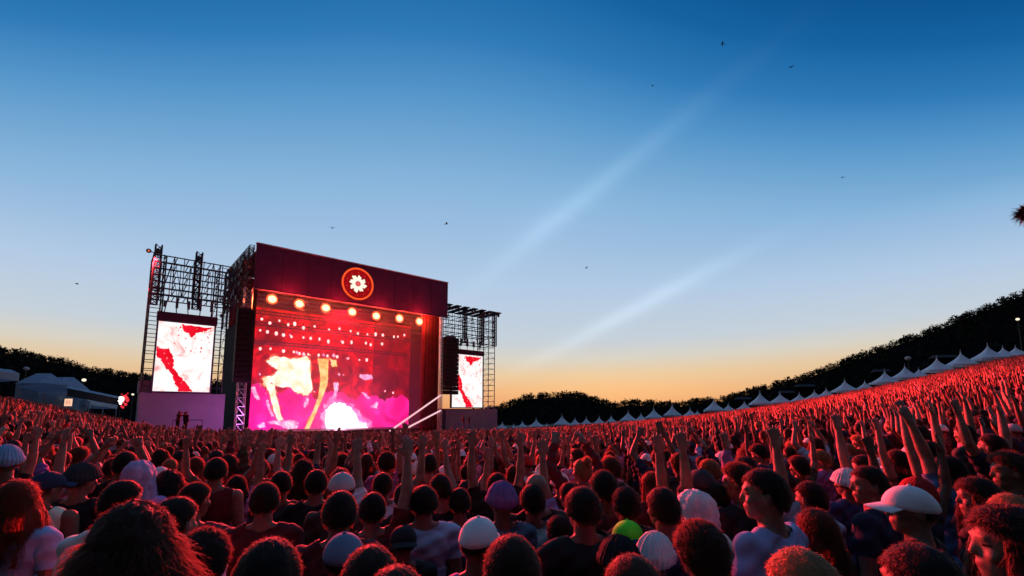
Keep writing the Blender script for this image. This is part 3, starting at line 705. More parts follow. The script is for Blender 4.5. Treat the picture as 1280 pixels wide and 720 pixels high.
# left perimeter: canopies, stalls, lamps
m_can2 = thin_cloth('grey_blue_canopy', (.50, .60, .72), .5)
m_dark = mat('dark_interior', (.03, .025, .03), .9)
def canopy(name, a, c, Ya, Yb, hpx, depth, label, m=None, hz=2.6, peak=.0, frontpx=None):
    """long stall: front eave runs from pixel a to pixel c at depths Ya..Yb"""
    p = at(a[0], a[1], Ya); q = at(c[0], c[1], Yb); m = m or m_can2
    d = unit((q - p) * np.array([1, 1, 0])); nrm_ = np.array([-d[1], d[0], 0]); nrm_ = nrm_ if nrm_[1] > 0 else -nrm_
    mid_ = (p + q) / 2; gz0 = gz(mid_[0], mid_[1]); o = empty(name, (mid_[0], mid_[1], gz0)); tag(o, label, 'canopy')
    base = np.array([mid_[0], mid_[1], gz0]); P, Q = p - base, q - base; up = np.array([0, 0, hpx]); 
    b = MB(); r0, r1 = P + nrm_ * depth, Q + nrm_ * depth; ridge = np.array([0, 0, peak])
    m0, m1 = P + nrm_ * depth / 2 + ridge, Q + nrm_ * depth / 2 + ridge
    b.add([P + up, Q + up, m1 + up, m0 + up, r1 + up, r0 + up], [(0, 1, 2, 3), (3, 2, 4, 5)]); b.add([P, Q, r1, r0], [(0, 3, 2, 1)])
    b.add([P + up, m0 + up, r0 + up, r0, P], [(0, 1, 2, 3, 4)]); b.add([Q + up, m1 + up, r1 + up, r1, Q], [(4, 3, 2, 1, 0)]); b.build('roof', m, o)
    b = MB(); e = -nrm_ * .06; b.add([P + e, Q + e, Q + up + e, P + up + e, P, Q, Q + up, P + up], [(0, 1, 2, 3), (7, 6, 5, 4), (3, 2, 6, 7), (0, 4, 5, 1)]); b.build('edge_board', m_tent, o)
    n = max(2, int(np.linalg.norm(Q - P) / 4))
    for i in range(n + 1):
        x = P * (1 - i / n) + Q * i / n + nrm_ * .1
        b = MB(); b.tube((x[0], x[1], x[2]), (x[0], x[1], min(x[2] - 2.0, -.1)), .07, 6); b.build('post', m_post, o)
    b = MB(); b.add([r0, r1, r1 - np.array([0, 0, 1.2]), r0 - np.array([0, 0, 1.2])], [(0, 1, 2, 3)]); b.build('back_wall', m_dark, o)
    return o
canopy('long_canopy', (-30, 470), (23, 476), 66, 70, 1.1, 5, 'tallest white edged canopy roof cut by the picture edge', peak=.6)
canopy('long_canopy', (25, 485), (108, 500), 72, 84, .32, 7, 'long stall roof with a thin pale edge above the crowd', peak=.5)
canopy('long_canopy', (112, 506), (146, 511), 86, 92, .7, 5, 'low grey stall roof beside the big screen wing', peak=.5)
for (a, Y, w, h, lb) in (((34, 479), 76, 4.0, 1.8, 'grey blue pitched tent roof behind the long stall, closest to the tall canopy'), ((50, 483), 79, 5.0, 1.7, 'grey blue pitched tent roof behind the long stall, between two others'), ((64, 486), 82, 4.6, 2.2, 'grey blue pitched tent roof behind the long stall, closest to the tiny tents')):
    c = at(*a, Y); o = empty('pitched_tent', (c[0], c[1], gz(c[0], c[1]))); tag(o, lb, 'tent', 'pitched tents by the stalls')
    z = c[2] - o.location.z; b = MB()
    b.add([(-w / 2, 0, z), (w / 2, 0, z), (w / 2, 5, z), (-w / 2, 5, z), (-w * .3, 2.5, z + h), (w * .3, 2.5, z + h)], [(0, 1, 5, 4), (1, 2, 5), (2, 3, 4, 5), (3, 0, 4)]); b.build('roof', m_can2, o)
    b = MB(); b.box((-w / 2 + .1, .1, 0), (w / 2 - .1, 4.9, z)); b.build('wall', m_can2, o)
for i, (px, py) in enumerate(((78, 493), (86, 494), (94, 496), (102, 497))):
    Y = 84 + i; c = at(px, py, Y); o = copy_tree(tp); k = .55; o.scale = (.42, .42, k * .75); o.rotation_euler[2] = .2
    o.location = (c[0], c[1], c[2] - 3.2 * k); tag(o, 'tiny white pointed tent at the end of the stalls, %s of four' % ['first', 'second', 'third', 'fourth'][i], 'tent', 'tiny pointed tents by the stalls')
m_lamp = emit('street_lamp_glow', lin((255, 236, 210)), 1.2); m_pole = mat('lamp_pole', (.10, .10, .11), .5)
def lamp_post(px, py, Y, label, r=.32, glow=None, z_under=None):
    c = at(px, py, Y); g = gz(c[0], c[1]); o = empty('lamp_post', (c[0], c[1], g)); tag(o, label, 'lamp', 'lamps around the field')
    h = c[2] - g; b = MB(); b.tube((0, 0, -.2), (0, 0, h), .09, 6, r2=.05); b.build('pole', m_pole, o)
    b = MB(); b.ell((0, 0, h), (r, r, r * .8), 10, 6); b.build('lamp_head', glow or m_lamp, o, smooth=True)
m_pale = mat('pale_lamp_shade', (.6, .6, .55), .6)
lamp_post(72, 475, 95, 'pale lamp above the pitched tent roofs', .35, m_pale)
lamp_post(105, 475, 100, 'bright white lamp against the dark ridge over the tiny tents', .4)
lamp_post(110, 499, 88, 'small lit lamp low over the stalls, closer to the tiny tents', .22)
lamp_post(116, 503, 88, 'small lit lamp low over the stalls, closer to the flare', .24)
lamp_post(166, 493, 90, 'small white lamp beside the lilac wall of the big screen wing', .22)
lamp_post(33, 461, 100, 'pale flat lamp above the pitched tent closest to the canopy', .5, m_pale)
lamp_post(1135, 448, 150, 'mushroom shaped lamp above the row of tents', .85, m_pale)
lamp_post(1272, 399, 118, 'round pale lamp at the picture edge above the last tents', .4, m_lamp)
lamp_post(72, 498, 80, 'small lit lamp over the crowd beside the warm sign', .22)
# warm lit sign and red flare
c = at(85, 503, 78); o = empty('lit_sign', (c[0], c[1], gz(c[0], c[1]))); tag(o, 'small square warm lit sign board over the crowd below the stalls', 'sign')
h = c[2] - o.location.z
b = MB(); b.box((-.6, 0, h - .6), (.6, .12, h + .6)); b.build('sign_board', emit('sign_glow', lin((255, 205, 170)), 1), o)
b = MB(); b.box((-.35, -.03, h - .3), (-.05, -.002, h + .3)); b.box((.1, -.03, h - .3), (.35, -.002, h + .3)); b.build('sign_panel', emit('sign_glow_dark', lin((235, 160, 130)), 1), o)
b = MB(); b.tube((0, .06, -.1), (0, .06, h - .6), .06, 6); b.build('sign_post', m_pole, o)
c = at(151, 501, 80); o = empty('burning_flare', (c[0], c[1], gz(c[0], c[1]))); tag(o, 'burning white and red flare held over the crowd beside the big screen wing', 'flare')
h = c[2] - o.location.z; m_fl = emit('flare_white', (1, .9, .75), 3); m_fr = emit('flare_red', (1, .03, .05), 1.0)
b = MB()
for k in range(12): b.ell((rnd.uniform(-.25, .25), rnd.uniform(-.1, .1), h - .45 + k * .09), (rnd.uniform(.14, .24),) * 3, 8, 6, .5)
b.build('flame', m_fl, o)
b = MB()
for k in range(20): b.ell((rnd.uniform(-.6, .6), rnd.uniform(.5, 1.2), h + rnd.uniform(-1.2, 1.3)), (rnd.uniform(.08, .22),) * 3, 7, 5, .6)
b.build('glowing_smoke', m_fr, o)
b = MB(); b.tube((0, 0, 0), (0, 0, h - .4), .03, 6); b.build('flare_stick', m_pole, o)
# pale sheds among the trees of the right ridge
for i, (px, py, Y, w, lb) in enumerate(((985, 489, 210, 6, 'low pale shed roof on the ridge, widest of the pair of lower sheds'), (1008, 481, 205, 7, 'low pale shed roof just up the ridge from the widest lower shed'), (1104, 462, 185, 5, 'short pale shed roof below the trees just before the mushroom lamp'), (1184, 444, 170, 7, 'long pale shed roof on the slope beyond the mushroom lamp'), (930, 497, 215, 6, 'small grey roof low on the ridge closest to the stage'))):
    c = at(px, py, Y); o = empty('hillside_shed', (c[0], c[1], c[2] - 3.0), -.25); tag(o, lb, 'shed', 'sheds on the ridge')
    b = MB(); b.box((-w / 2, 0, -4), (w / 2, 4, 2.2)); b.build('wall', m_hill, o)
    b = MB(); b.add([(-w / 2 - .3, -.4, 2.2), (w / 2 + .3, -.4, 2.2), (w / 2 + .3, 4.4, 2.2), (-w / 2 - .3, 4.4, 2.2), (-w / 2, 2, 3.3), (w / 2, 2, 3.3)], [(0, 1, 5, 4), (1, 2, 5), (2, 3, 4, 5), (3, 0, 4), (3, 2, 1, 0)]); b.build('roof', mat('shed_roof', (.07, .07, .075), .95, spec=0), o)

# ------------------------------------------------------------------ birds
m_bird = mat('bird_dark', (.03, .03, .035), .8)
bp = None
for i, (px, py, Y, lb) in enumerate(((903, 55, 70, 'dark bird high in the deep blue sky, the larger of two'), (989, 84, 75, 'dark bird high in the deep blue sky, the smaller of two'), (1053, 222, 90, 'small bird in clear blue sky over the ridge'), (558, 280, 60, 'small dark bird above the smaller screen end of the stage roof'),
                                  (96, 355, 80, 'lone bird low in the pale sky beyond the scaffold masts'), (733, 335, 90, 'tiny bird between the two pale streaks'), (415, 285, 85, 'tiny bird over the middle of the stage roof'), (816, 107, 90, 'tiny bird near the top of the upper pale streak'))):
    if bp is None:
        o = bp = empty('bird'); b = MB(); b.ell((0, 0, 0), (.07, .2, .06), 8, 6); b.ell((0, .2, .03), (.04, .06, .04), 6, 5); b.add([(-.05, -.15, 0), (.05, -.15, 0), (.09, -.34, 0), (-.09, -.34, 0), (0, -.2, .03)], [(0, 1, 4), (1, 2, 4), (2, 3, 4), (3, 0, 4), (3, 2, 1, 0)]); b.build('body', m_bird, o, smooth=True)
        for sx in (-1, 1):
            b = MB(); b.add([(sx * .05, .1, .02), (sx * .05, -.1, .02), (sx * .3, -.06, .16), (sx * .3, .1, .17), (sx * .55, -.1, .1), (sx * .3, 0, .14)], [(0, 1, 2, 3), (3, 2, 4), (1, 0, 5), (2, 5, 4)]); b.build('wing', m_bird, o)
    else: o = copy_tree(bp)
    o.location = at(px, py, Y); o.rotation_euler = (rnd.uniform(-.2, .2), rnd.uniform(-.5, .5), rnd.uniform(0, 6)); tag(o, lb, 'bird', 'birds in the sky')

# ------------------------------------------------------------------ people
def rotm(yaw=0, pitch=0, roll=0): return np.array(Euler((pitch, roll, yaw)).to_matrix())
def capsule_mesh(p0, p1, r0, r1, seg=14):
    p0, p1 = np.array(p0, float), np.array(p1, float); d = p1 - p0; L = np.linalg.norm(d); d = d / L if L > 1e-6 else np.array([0, 0, 1.])
    a = np.array([0, 0, 1.]) if abs(d[2]) < .9 else np.array([1., 0, 0]); u = unit(np.cross(d, a)); w = np.cross(d, u)
    rings = [(p0, r0, t) for t in np.radians([-67, -45, -22, 0])] + [(p1, r1, t) for t in np.radians([0, 22, 45, 67])]
    V = [p0 - d * r0]; 
    for c, r, t in rings:
        for i in range(seg):
            th = 2 * math.pi * i / seg; V.append(c + d * r * math.sin(t) + (u * math.cos(th) + w * math.sin(th)) * r * math.cos(t))
    V.append(p1 + d * r1); n = len(rings); Fs = []
    for i in range(seg): Fs.append((0, 1 + (i + 1) % seg, 1 + i))
    for j in range(n - 1):
        for i in range(seg): Fs.append((1 + j * seg + i, 1 + j * seg + (i + 1) % seg, 1 + (j + 1) * seg + (i + 1) % seg, 1 + (j + 1) * seg + i))
    k = len(V) - 1
    for i in range(seg): Fs.append((k, 1 + (n - 1) * seg + i, 1 + (n - 1) * seg + (i + 1) % seg))
    return V, Fs
HEADC = np.array([0, .012, 1.635]); NECKP = np.array([0, -.01, 1.53])
ARM = {'down': ((.13, .0, -1), (.06, .2, -1), .35), 'up': ((.22, .12, 1), (.02, .1, 1), .12), 'wide': ((.6, .1, .8), (.12, .12, 1), .1), 'fwd': ((.15, .55, .8), (.0, .3, 1), .15),
       'clap': ((.42, .4, .7), (-.42, .25, .9), .1), 'chest': ((.2, .25, -.9), (-.35, .75, .45), .6), 'phone': ((.12, .65, -.15), (-.12, .25, .95), .5), 'fist': ((.4, .3, .8), (.05, .15, 1), 1.5), 'lean': ((-.02, .2, 1), (.30, .15, 1), .25)}
POSES = [('down', 'down', 0, 0), ('down', 'down', .6, 0), ('down', 'down', -.55, 0), ('up', 'up', 0, .05), ('wide', 'wide', .1, .1), ('up', 'down', -.15, 0), ('down', 'up', .15, 0), ('fwd', 'chest', 0, 0),
         ('down', 'wide', .2, .1), ('clap', 'clap', 0, .05), ('fist', 'chest', -.1, .1), ('phone', 'phone', 0, -.05), ('chest', 'down', .25, -.25), ('wide', 'fwd', -.1, 0), ('lean', 'up', .1, .1), ('down', 'lean', .3, 0)]
def prims(pose):
    rk, lk, yaw, pitch = POSES[pose]; P = []
    def C(l, a, b, r0, r1): P.append(('c', l, np.array(a, float), np.array(b, float), r0, r1))
    def E(l, c, r, M=None): P.append(('e', l, np.array(c, float), np.array(r, float), np.eye(3) if M is None else M))
    Rh = rotm(yaw, pitch)
    def hp(v): return NECKP + Rh @ (np.array(v, float) - NECKP)
    E('head', hp(HEADC + (0, -.006, .016)), (.079, .098, .098), Rh); E('head', hp(HEADC + (0, -.035, -.03)), (.066, .062, .06), Rh); E('head', hp(HEADC + (0, .026, -.055)), (.056, .064, .062), Rh); E('head', hp(HEADC + (0, .055, -.092)), (.03, .028, .022), Rh)
    C('head', hp(HEADC + (0, .090, .015)), hp(HEADC + (0, .099, -.020)), .008, .0125); E('head', hp(HEADC + (0, .080, .028)), (.05, .016, .010), Rh); E('head', hp(HEADC + (0, .082, -.055)), (.024, .013, .012), Rh)
    for s in (-1, 1):
        E('ear', hp(HEADC + (s * .082, -.008, -.010)), (.013, .021, .033), rotm(0, 0, 0) @ Rh @ rotm(s * -.35)); E('head', hp(HEADC + (s * .038, .062, -.025)), (.025, .025, .022), Rh)
    C('neck', (0, -.015, 1.43), hp((0, -.004, 1.56)), .062, .054)
    for s, k in ((1, rk), (-1, lk)):
        up = k not in ('down', 'chest', 'phone'); sh = np.array([s * .178, 0, 1.415 + (.045 if up else 0)]); u, f, curl = ARM[k]
        C('torso', (s * .02, -.02, 1.475), (s * .15, -.012, sh[2] + .005), .042, .05)
        u = unit((u[0] * s, u[1], u[2])); f = unit((f[0] * s, f[1], f[2])); el = sh + u * .285; wr = el + f * .25
        C('uarm', sh, el, .058, .042); C('farm', el, el + f * .1, .043, .042); C('farm', el + f * .08, wr, .042, .027)
        n = unit(np.cross(f, (s * 1.0, .25, 0))) if k != 'down' else unit((s, .2, 0)); w = unit(np.cross(f, n)); w = w * (1 if w[0] * s < 0 else -1)   # thumb side
        n = unit(np.cross(w, f)); n = n if n[1] > 0 else -n
        M = np.stack([w, n, f], 1); E('hand', wr + f * .052, (.041, .019, .056), M); C('hand', wr, wr + f * .03, .026, .028)
        for i, Lf in enumerate((.070, .078, .072, .056)):
            o = (.030 - .020 * i); b0 = wr + f * (.090 - .006 * abs(i - 1.2)) + w * o; spread = (.22 - .15 * i) * (1 if curl < .4 else .2)
            d1 = unit(f + w * spread + n * math.tan(min(curl, 1.2)) * .8); m = b0 + d1 * Lf * .52; c2 = curl * 1.7
            d2 = unit(d1 * math.cos(c2) + n * math.sin(c2)); C('hand', wr + f * .06 + w * o * .8, b0, .0125, .0115); C('hand', b0, m, .0112, .0102); C('hand', m, m + d2 * Lf * .5, .0102, .0085)
        t0 = wr + f * .028 + w * .03; t1 = t0 + unit(f * .7 + w * .65 + n * .1) * .038; C('hand', t0, t1, .0145, .0125); C('hand', t1, t1 + unit(f * .95 + w * .3 + n * .25) * .032, .0122, .0095)
    E('torso', (0, .0, 1.30), (.168, .108, .17)); E('torso', (0, -.03, 1.36), (.15, .085, .11)); E('torso', (0, 0, 1.12), (.142, .098, .17)); E('hip', (0, -.008, .96), (.165, .115, .13))
    C('torso', (-.12, -.005, 1.40), (.12, -.005, 1.40), .066, .066)
    for s in (-1, 1):
        E('hip', (s * .075, -.045, .92), (.085, .085, .10)); C('thigh', (s * .088, 0, .90), (s * .105, .01, .50), .088, .058); C('calf', (s * .105, .01, .50), (s * .108, -.015, .33), .056, .055); C('calf', (s * .108, -.015, .33), (s * .11, -.01, .09), .054, .038)
        C('foot', (s * .11, -.035, .045), (s * .125, .15, .032), .042, .030)
    return P, Rh
def remesh(P, voxel, smooth=3, decim=None):
    V = []; Fs = []
    for p in P:
        if p[0] == 'c': v, f = capsule_mesh(p[2], p[3], p[4], p[5])
        else:
            v, f = capsule_mesh((0, 0, -.0001), (0, 0, .0001), 1, 1, 18); v = [p[2] + p[4] @ (np.array(q) * p[3]) for q in v]
        k = len(V); V += [tuple(q) for q in v]; Fs += [tuple(i + k for i in q) for q in f]
    me = bpy.data.meshes.new('t'); me.from_pydata(V, [], Fs); ob = bpy.data.objects.new('t', me); scn.collection.objects.link(ob)
    m = ob.modifiers.new('r', 'REMESH'); m.mode = 'VOXEL'; m.voxel_size = voxel; m.use_smooth_shade = True
    if smooth: m = ob.modifiers.new('s', 'SMOOTH'); m.factor = .5; m.iterations = smooth
    if decim: m = ob.modifiers.new('d', 'DECIMATE'); m.ratio = decim
    dg = bpy.context.evaluated_depsgraph_get(); out = bpy.data.meshes.new_from_object(ob.evaluated_get(dg))
    bpy.data.objects.remove(ob); bpy.data.meshes.remove(me); return out
def verts(me): a = np.empty(len(me.vertices) * 3, np.float32); me.vertices.foreach_get('co', a); return a.reshape(-1, 3).astype(float)
def norms(me): a = np.empty(len(me.vertices) * 3, np.float32); me.vertices.foreach_get('normal', a); return a.reshape(-1, 3).astype(float)
def classify(V, P):
    best = np.full(len(V), 1e9); lab = np.zeros(len(V), object); tt = np.zeros(len(V))
    for p in P:
        if p[0] == 'c':
            a, b = p[2], p[3]; ab = b - a; t = np.clip((V - a) @ ab / (ab @ ab), 0, 1); d = np.linalg.norm(V - a - t[:, None] * ab, axis=1) - (p[4] * (1 - t) + p[5] * t)
        else:
            q = (V - p[2]) @ p[4]; d = (np.linalg.norm(q / p[3], axis=1) - 1) * p[3].min(); t = np.zeros(len(V))
        m = d < best; best[m] = d[m]; lab[m] = p[1]; tt[m] = t[m]
    return lab, tt
def faces_of(me):
    me.calc_loop_triangles(); a = np.empty(len(me.loop_triangles) * 3, np.int32); me.loop_triangles.foreach_get('vertices', a); return a.reshape(-1, 3)
def quads_of(me):
    n = len(me.polygons); ls = np.empty(n, np.int32); lt = np.empty(n, np.int32); me.polygons.foreach_get('loop_start', ls); me.polygons.foreach_get('loop_total', lt)
    li = np.empty(len(me.loops), np.int32); me.loops.foreach_get('vertex_index', li); ls = ls[lt == 4]; return li[ls[:, None] + np.arange(4)]
def garment(name, V, N, Q, mask, off, fold, seed, soft=4):
    fm = mask[Q].all(1); q = Q[fm]
    used, inv = np.unique(q, return_inverse=True); q = inv.reshape(-1, 4); v = V[used].copy(); n = N[used]
    e = np.concatenate([q[:, [0, 1]], q[:, [1, 2]], q[:, [2, 3]], q[:, [3, 0]]]); es = np.sort(e, 1); key = es[:, 0].astype(np.int64) * len(v) + es[:, 1]
    _, ix, cnt = np.unique(key, return_index=True, return_counts=True); be = es[ix[cnt == 1]]; bd = np.zeros(len(v), bool); bd[be.ravel()] = True
    ue = es[ix]
    def lap(x):
        s = np.zeros_like(x); c = np.zeros(len(x)); np.add.at(s, ue[:, 0], x[ue[:, 1]]); np.add.at(s, ue[:, 1], x[ue[:, 0]]); np.add.at(c, ue[:, 0], 1); np.add.at(c, ue[:, 1], 1); return s / np.maximum(c, 1)[:, None]
    rs = np.random.RandomState(seed); ph = rs.uniform(0, 6, 4)
    f = (np.sin(v[:, 2] * 34 + v[:, 0] * 22 + ph[0]) * np.sin(v[:, 0] * 27 + ph[1]) + .7 * np.sin(v[:, 2] * 61 + v[:, 1] * 40 - v[:, 0] * 33 + ph[2])) * fold
    v = v + n * (off + f)[:, None]
    for _ in range(soft):
        l = lap(v); v[~bd] += .5 * (l - v)[~bd]
        for _2 in range(2):
            l2 = np.zeros_like(v); c2 = np.zeros(len(v)); np.add.at(l2, be[:, 0], v[be[:, 1]]); np.add.at(l2, be[:, 1], v[be[:, 0]]); np.add.at(c2, be[:, 0], 1); np.add.at(c2, be[:, 1], 1); v[bd] += .6 * (l2[bd] / c2[bd][:, None] - v[bd])
    me = np_mesh(name, v, q, smooth=True); return me
def hairmin(az): return np.radians(3.5 * np.sin(az * 9 + 1) + 2.5 * np.sin(az * 23) + np.interp(np.abs(az), np.radians([0, 55, 80, 100, 140, 180]), [-34, -31, -12, 16, 34, 40]))   # az from the back of the head
def hdir(az, el): return np.stack([np.sin(az) * np.cos(el), -np.cos(az) * np.cos(el), np.sin(el)], -1)
HR = np.array([.079, .099, .112])
def cap_grid(r, minel, na=56, nk=16, noise=0, seed=1, edge=.0):
    rs = np.random.RandomState(seed); az = np.linspace(-math.pi, math.pi, na, endpoint=False); V = []
    for j in range(nk + 1):
        k = j / nk; me_ = minel(az); el = me_ + (math.pi / 2 - me_) * k; d = hdir(az, el)
        rr = (r(az, el) if callable(r) else r) * np.ones(na)
        b = sum(np.sin(d @ rs.randn(3) * f_ + rs.uniform(0, 6)) for f_ in (9, 14, 23)) / 3
        rr = rr + b * noise
        if j == 0: rr = rr * 0 + edge
        V.append(d * (HR + rr[:, None]))
    V = np.array(V).reshape(-1, 3); i = np.arange(na); Q = []
    for j in range(nk): Q.append(np.stack([j * na + i, j * na + (i + 1) % na, (j + 1) * na + (i + 1) % na, (j + 1) * na + i], 1))
    return V, np.concatenate(Q)
def strands(root, d1, L, w, droop=0.0, seed=0):
    rs = np.random.RandomState(seed); n = len(root); side = np.cross(d1, rs.randn(n, 3)); side /= np.linalg.norm(side, axis=1)[:, None]; side *= w
    mid = root + d1 * L[:, None] * .55; tip = root + d1 * L[:, None] * .95 + np.array([0, 0, -1]) * (droop * L)[:, None] + rs.randn(n, 3) * L[:, None] * .12
    V = np.stack([root - side, root + side, mid + side * .8, mid - side * .8, tip], 1).reshape(-1, 3); b = np.arange(n)[:, None] * 5
    Fq = np.concatenate([b + [0, 1, 2], b + [0, 2, 3], b + [3, 2, 4]]); return V, Fq
def hair_mesh(style, seed=1, ns=3200):
    rs = np.random.RandomState(seed); parts = []
    def addg(V, Q): parts.append((V, np.concatenate([Q[:, [0, 1, 2]], Q[:, [0, 2, 3]]])))
    az = rs.uniform(-math.pi, math.pi, ns); me_ = hairmin(az) - np.radians(6) * rs.rand(ns) ** 2; el = np.arcsin(rs.uniform(np.sin(me_), 1)); d = hdir(az, el)
    if style == 'short':
        addg(*cap_grid(.011, hairmin, noise=.003, seed=seed)); root = d * (HR + .008); dd = d * .4 + np.stack([d[:, 0] * .3, -.25 + 0 * az, -.55 + 0 * az], 1) + rs.randn(ns, 3) * .28
        parts.append(strands(root, dd / np.linalg.norm(dd, axis=1)[:, None], rs.uniform(.007, .019, ns), .0009, .1, seed))
    if style == 'spiky':
        addg(*cap_grid(.014, hairmin, noise=.007, seed=seed)); root = d * (HR + .008); dd = d + np.array([0, 0, .5]) + rs.randn(ns, 3) * .35
        parts.append(strands(root, dd / np.linalg.norm(dd, axis=1)[:, None], rs.uniform(.015, .042, ns), .0011, .05, seed))
    if style == 'curly':
        addg(*cap_grid(.034, hairmin, noise=.012, seed=seed, na=72, nk=22)); root = d * (HR + .022); dd = d * .6 + rs.randn(ns, 3) * .6
        parts.append(strands(root, dd / np.linalg.norm(dd, axis=1)[:, None], rs.uniform(.018, .04, ns), .0012, .2, seed))
    if style in ('long', 'bushy'):
        bz = style == 'bushy'; th = .036 if bz else .018; hz = .34 if not bz else .30
        addg(*cap_grid(th, hairmin, noise=.012 if bz else .004, seed=seed)); A = np.linspace(math.radians(-118), math.radians(118), 44); rows = []
        for j in range(15):
            k = j / 14; el_ = math.radians(12); d0 = hdir(A, np.full(len(A), el_)); top = d0 * (HR + th); wob = np.sin(A * 11 + seed + k * 2.5) * (.006 + (.012 if bz else .003)) + np.sin(A * 23 + k * 4) * .003
            R_ = np.stack([np.sin(A) * (.105 + th * 1.2 + .02 * math.sin(k * 3) + wob), -np.cos(A) * (.118 + th * .8 + wob) - .012 * k, np.full(len(A), -.0 - hz * k) - (rs.rand(len(A)) * .03 if j == 14 else 0)], 1)
            q = sstep(k, 0, .3); rows.append(top * (1 - q) + R_ * q + (0 if k > .3 else np.array([0, 0, -hz * k * (1 - q)])))
        V = np.array(rows).reshape(-1, 3); n = len(A); i = np.arange(n - 1); Q = np.concatenate([np.stack([j * n + i, (j + 1) * n + i, (j + 1) * n + i + 1, j * n + i + 1], 1) for j in range(14)]); addg(V, Q)
        ri = rs.randint(0, len(V) - 2 * n, ns); root = V[ri] + rs.randn(ns, 3) * .004; out = V[ri] * [1, 1, 0]; out /= np.linalg.norm(out, axis=1)[:, None] + 1e-6; dd = out * (.25 + (.5 if bz else 0)) + np.array([0, 0, -1.]) + rs.randn(ns, 3) * (.35 if bz else .12)
        parts.append(strands(root, dd / np.linalg.norm(dd, axis=1)[:, None], rs.uniform(.04, .10, ns), .0011, .2, seed))
        root = d * (HR + th * .7); dd = d * .5 + np.array([0, -.2, -.6]) + rs.randn(ns, 3) * (.5 if bz else .22); parts.append(strands(root, dd / np.linalg.norm(dd, axis=1)[:, None], rs.uniform(.015, .04, ns), .001, .2, seed + 1))
    if style == 'bun':
        addg(*cap_grid(.012, hairmin, noise=.003, seed=seed)); V, Q = cap_grid(.0, lambda a: np.full_like(a, -1.5), 20, 12, seed=seed); V = V / HR * .042 + np.array([0, -.075, .10]); addg(V, Q)
        root = d * (HR + .008); t = np.array([0, -.075, .10]) - root; dd = t / np.linalg.norm(t, axis=1)[:, None] + d * .25 + rs.randn(ns, 3) * .15; parts.append(strands(root, dd / np.linalg.norm(dd, axis=1)[:, None], rs.uniform(.02, .035, ns), .0009, 0, seed))
        q = V[rs.randint(0, len(V), ns // 3)]; dd = rs.randn(len(q), 3); parts.append(strands(q, dd / np.linalg.norm(dd, axis=1)[:, None], rs.uniform(.01, .03, len(q)), .001, 0, seed))
    if style == 'buzz':
        addg(*cap_grid(.011, hairmin, noise=.001, seed=seed)); root = d * (HR + .009); dd = d + np.array([0, -.1, -.5]) + rs.randn(ns, 3) * .2
        parts.append(strands(root, dd / np.linalg.norm(dd, axis=1)[:, None], rs.uniform(.006, .011, ns), .0008, 0, seed))
    if style in ('cap', 'cap_back'):
        lo = lambda a: np.radians(np.interp(np.abs(a), np.radians([0, 90, 180]), [-6, 0, 14])); V, Q = cap_grid(lambda a, e: .014 + .004 * np.sin(e) ** 2 - .008 * np.sin(e) * np.cos(e) * np.cos(a), lo, edge=.006, noise=.001); addg(V, Q)
        b = []; nb = 17
        for j in range(5):
            for i in range(nb):
                a = math.radians(-58 + 116 * i / (nb - 1)); r = 1 + j / 4 * .75 * math.cos(a) ** .5; b.append(((HR[0] + .012) * math.sin(a) * (1 + .02 * j), (HR[1] + .01) * math.cos(a) + .075 * j / 4 * math.cos(a) ** .7, .034 - .020 * (j / 4) - .028 * math.sin(a) ** 2))
        b = np.array(b); i = np.arange(nb - 1); Q = np.concatenate([np.stack([j * nb + i, j * nb + i + 1, (j + 1) * nb + i + 1, (j + 1) * nb + i], 1) for j in range(4)]); addg(b, Q); addg(b - [0, 0, .004], Q[:, ::-1])
        btn, Qb = cap_grid(.0, lambda a: np.full_like(a, -1.5), 10, 6); addg(btn / HR * .009 + [0, -.002, HR[2] + .018], Qb)
    if style == 'beanie':
        lo = lambda a: np.radians(np.interp(np.abs(a), np.radians([0, 90, 180]), [-22, -6, 14]))
        V, Q = cap_grid(lambda a, e: .018 + .004 * np.sign(np.sin(a * 26)) + .006 * np.sin(np.maximum(e, 0)) + .007 * (e < .25), lo, na=104, edge=.004, noise=.003, seed=seed); addg(V, Q)
    if style == 'hood':
        lo = lambda a: np.radians(np.interp(np.abs(a), np.radians([0, 90, 110, 180]), [-60, -55, -20, 34])); V, Q = cap_grid(lambda a, e: .028 + .02 * (e < -.3) + .006 * np.sin(a * 7) * np.cos(e), lo, edge=.014, noise=.008, seed=seed); addg(V, Q)
        A = np.linspace(math.radians(-125), math.radians(125), 40); rows = [np.stack([np.sin(A) * (.11 + .05 * k + .012 * np.sin(A * 9 + k * 3)), -np.cos(A) * (.11 + .03 * k + .012 * np.sin(A * 9 + k * 3)) - .01, np.full(40, -.04 - .22 * k)], 1) for k in np.linspace(0, 1, 9)]
        V = np.array(rows).reshape(-1, 3); i = np.arange(39); addg(V, np.concatenate([np.stack([j * 40 + i, (j + 1) * 40 + i, (j + 1) * 40 + i + 1, j * 40 + i + 1], 1) for j in range(8)]))
    V = []; Fs = []; k = 0
    for v, f in parts: V.append(v); Fs.append(f + k); k += len(v)
    me = np_mesh(style, np.concatenate(V), np.concatenate(Fs), smooth=True); return me
m_skin = mat('skin', (.4, .25, .2), .6, objcol=True, noise=.22, nscale=14, bump=.12, spec=.35)
m_eye = mat('eye_dark', (.02, .015, .015), .3); m_lip = mat('lip', (.28, .09, .08), .5)
m_hair = mat('hair', (.02, .015, .012), .62, objcol=True, spec=.2, sheen=.08)
_t = m_hair.node_tree; _b = _t.nodes['Principled BSDF']; _x = _t.nodes.new('ShaderNodeBsdfTranslucent'); _v = _t.nodes.new('ShaderNodeVectorMath'); _v.operation = 'MULTIPLY_ADD'; _v.inputs[1].default_value = (2.5, 2, 2); _v.inputs[2].default_value = (.40, .20, .15)
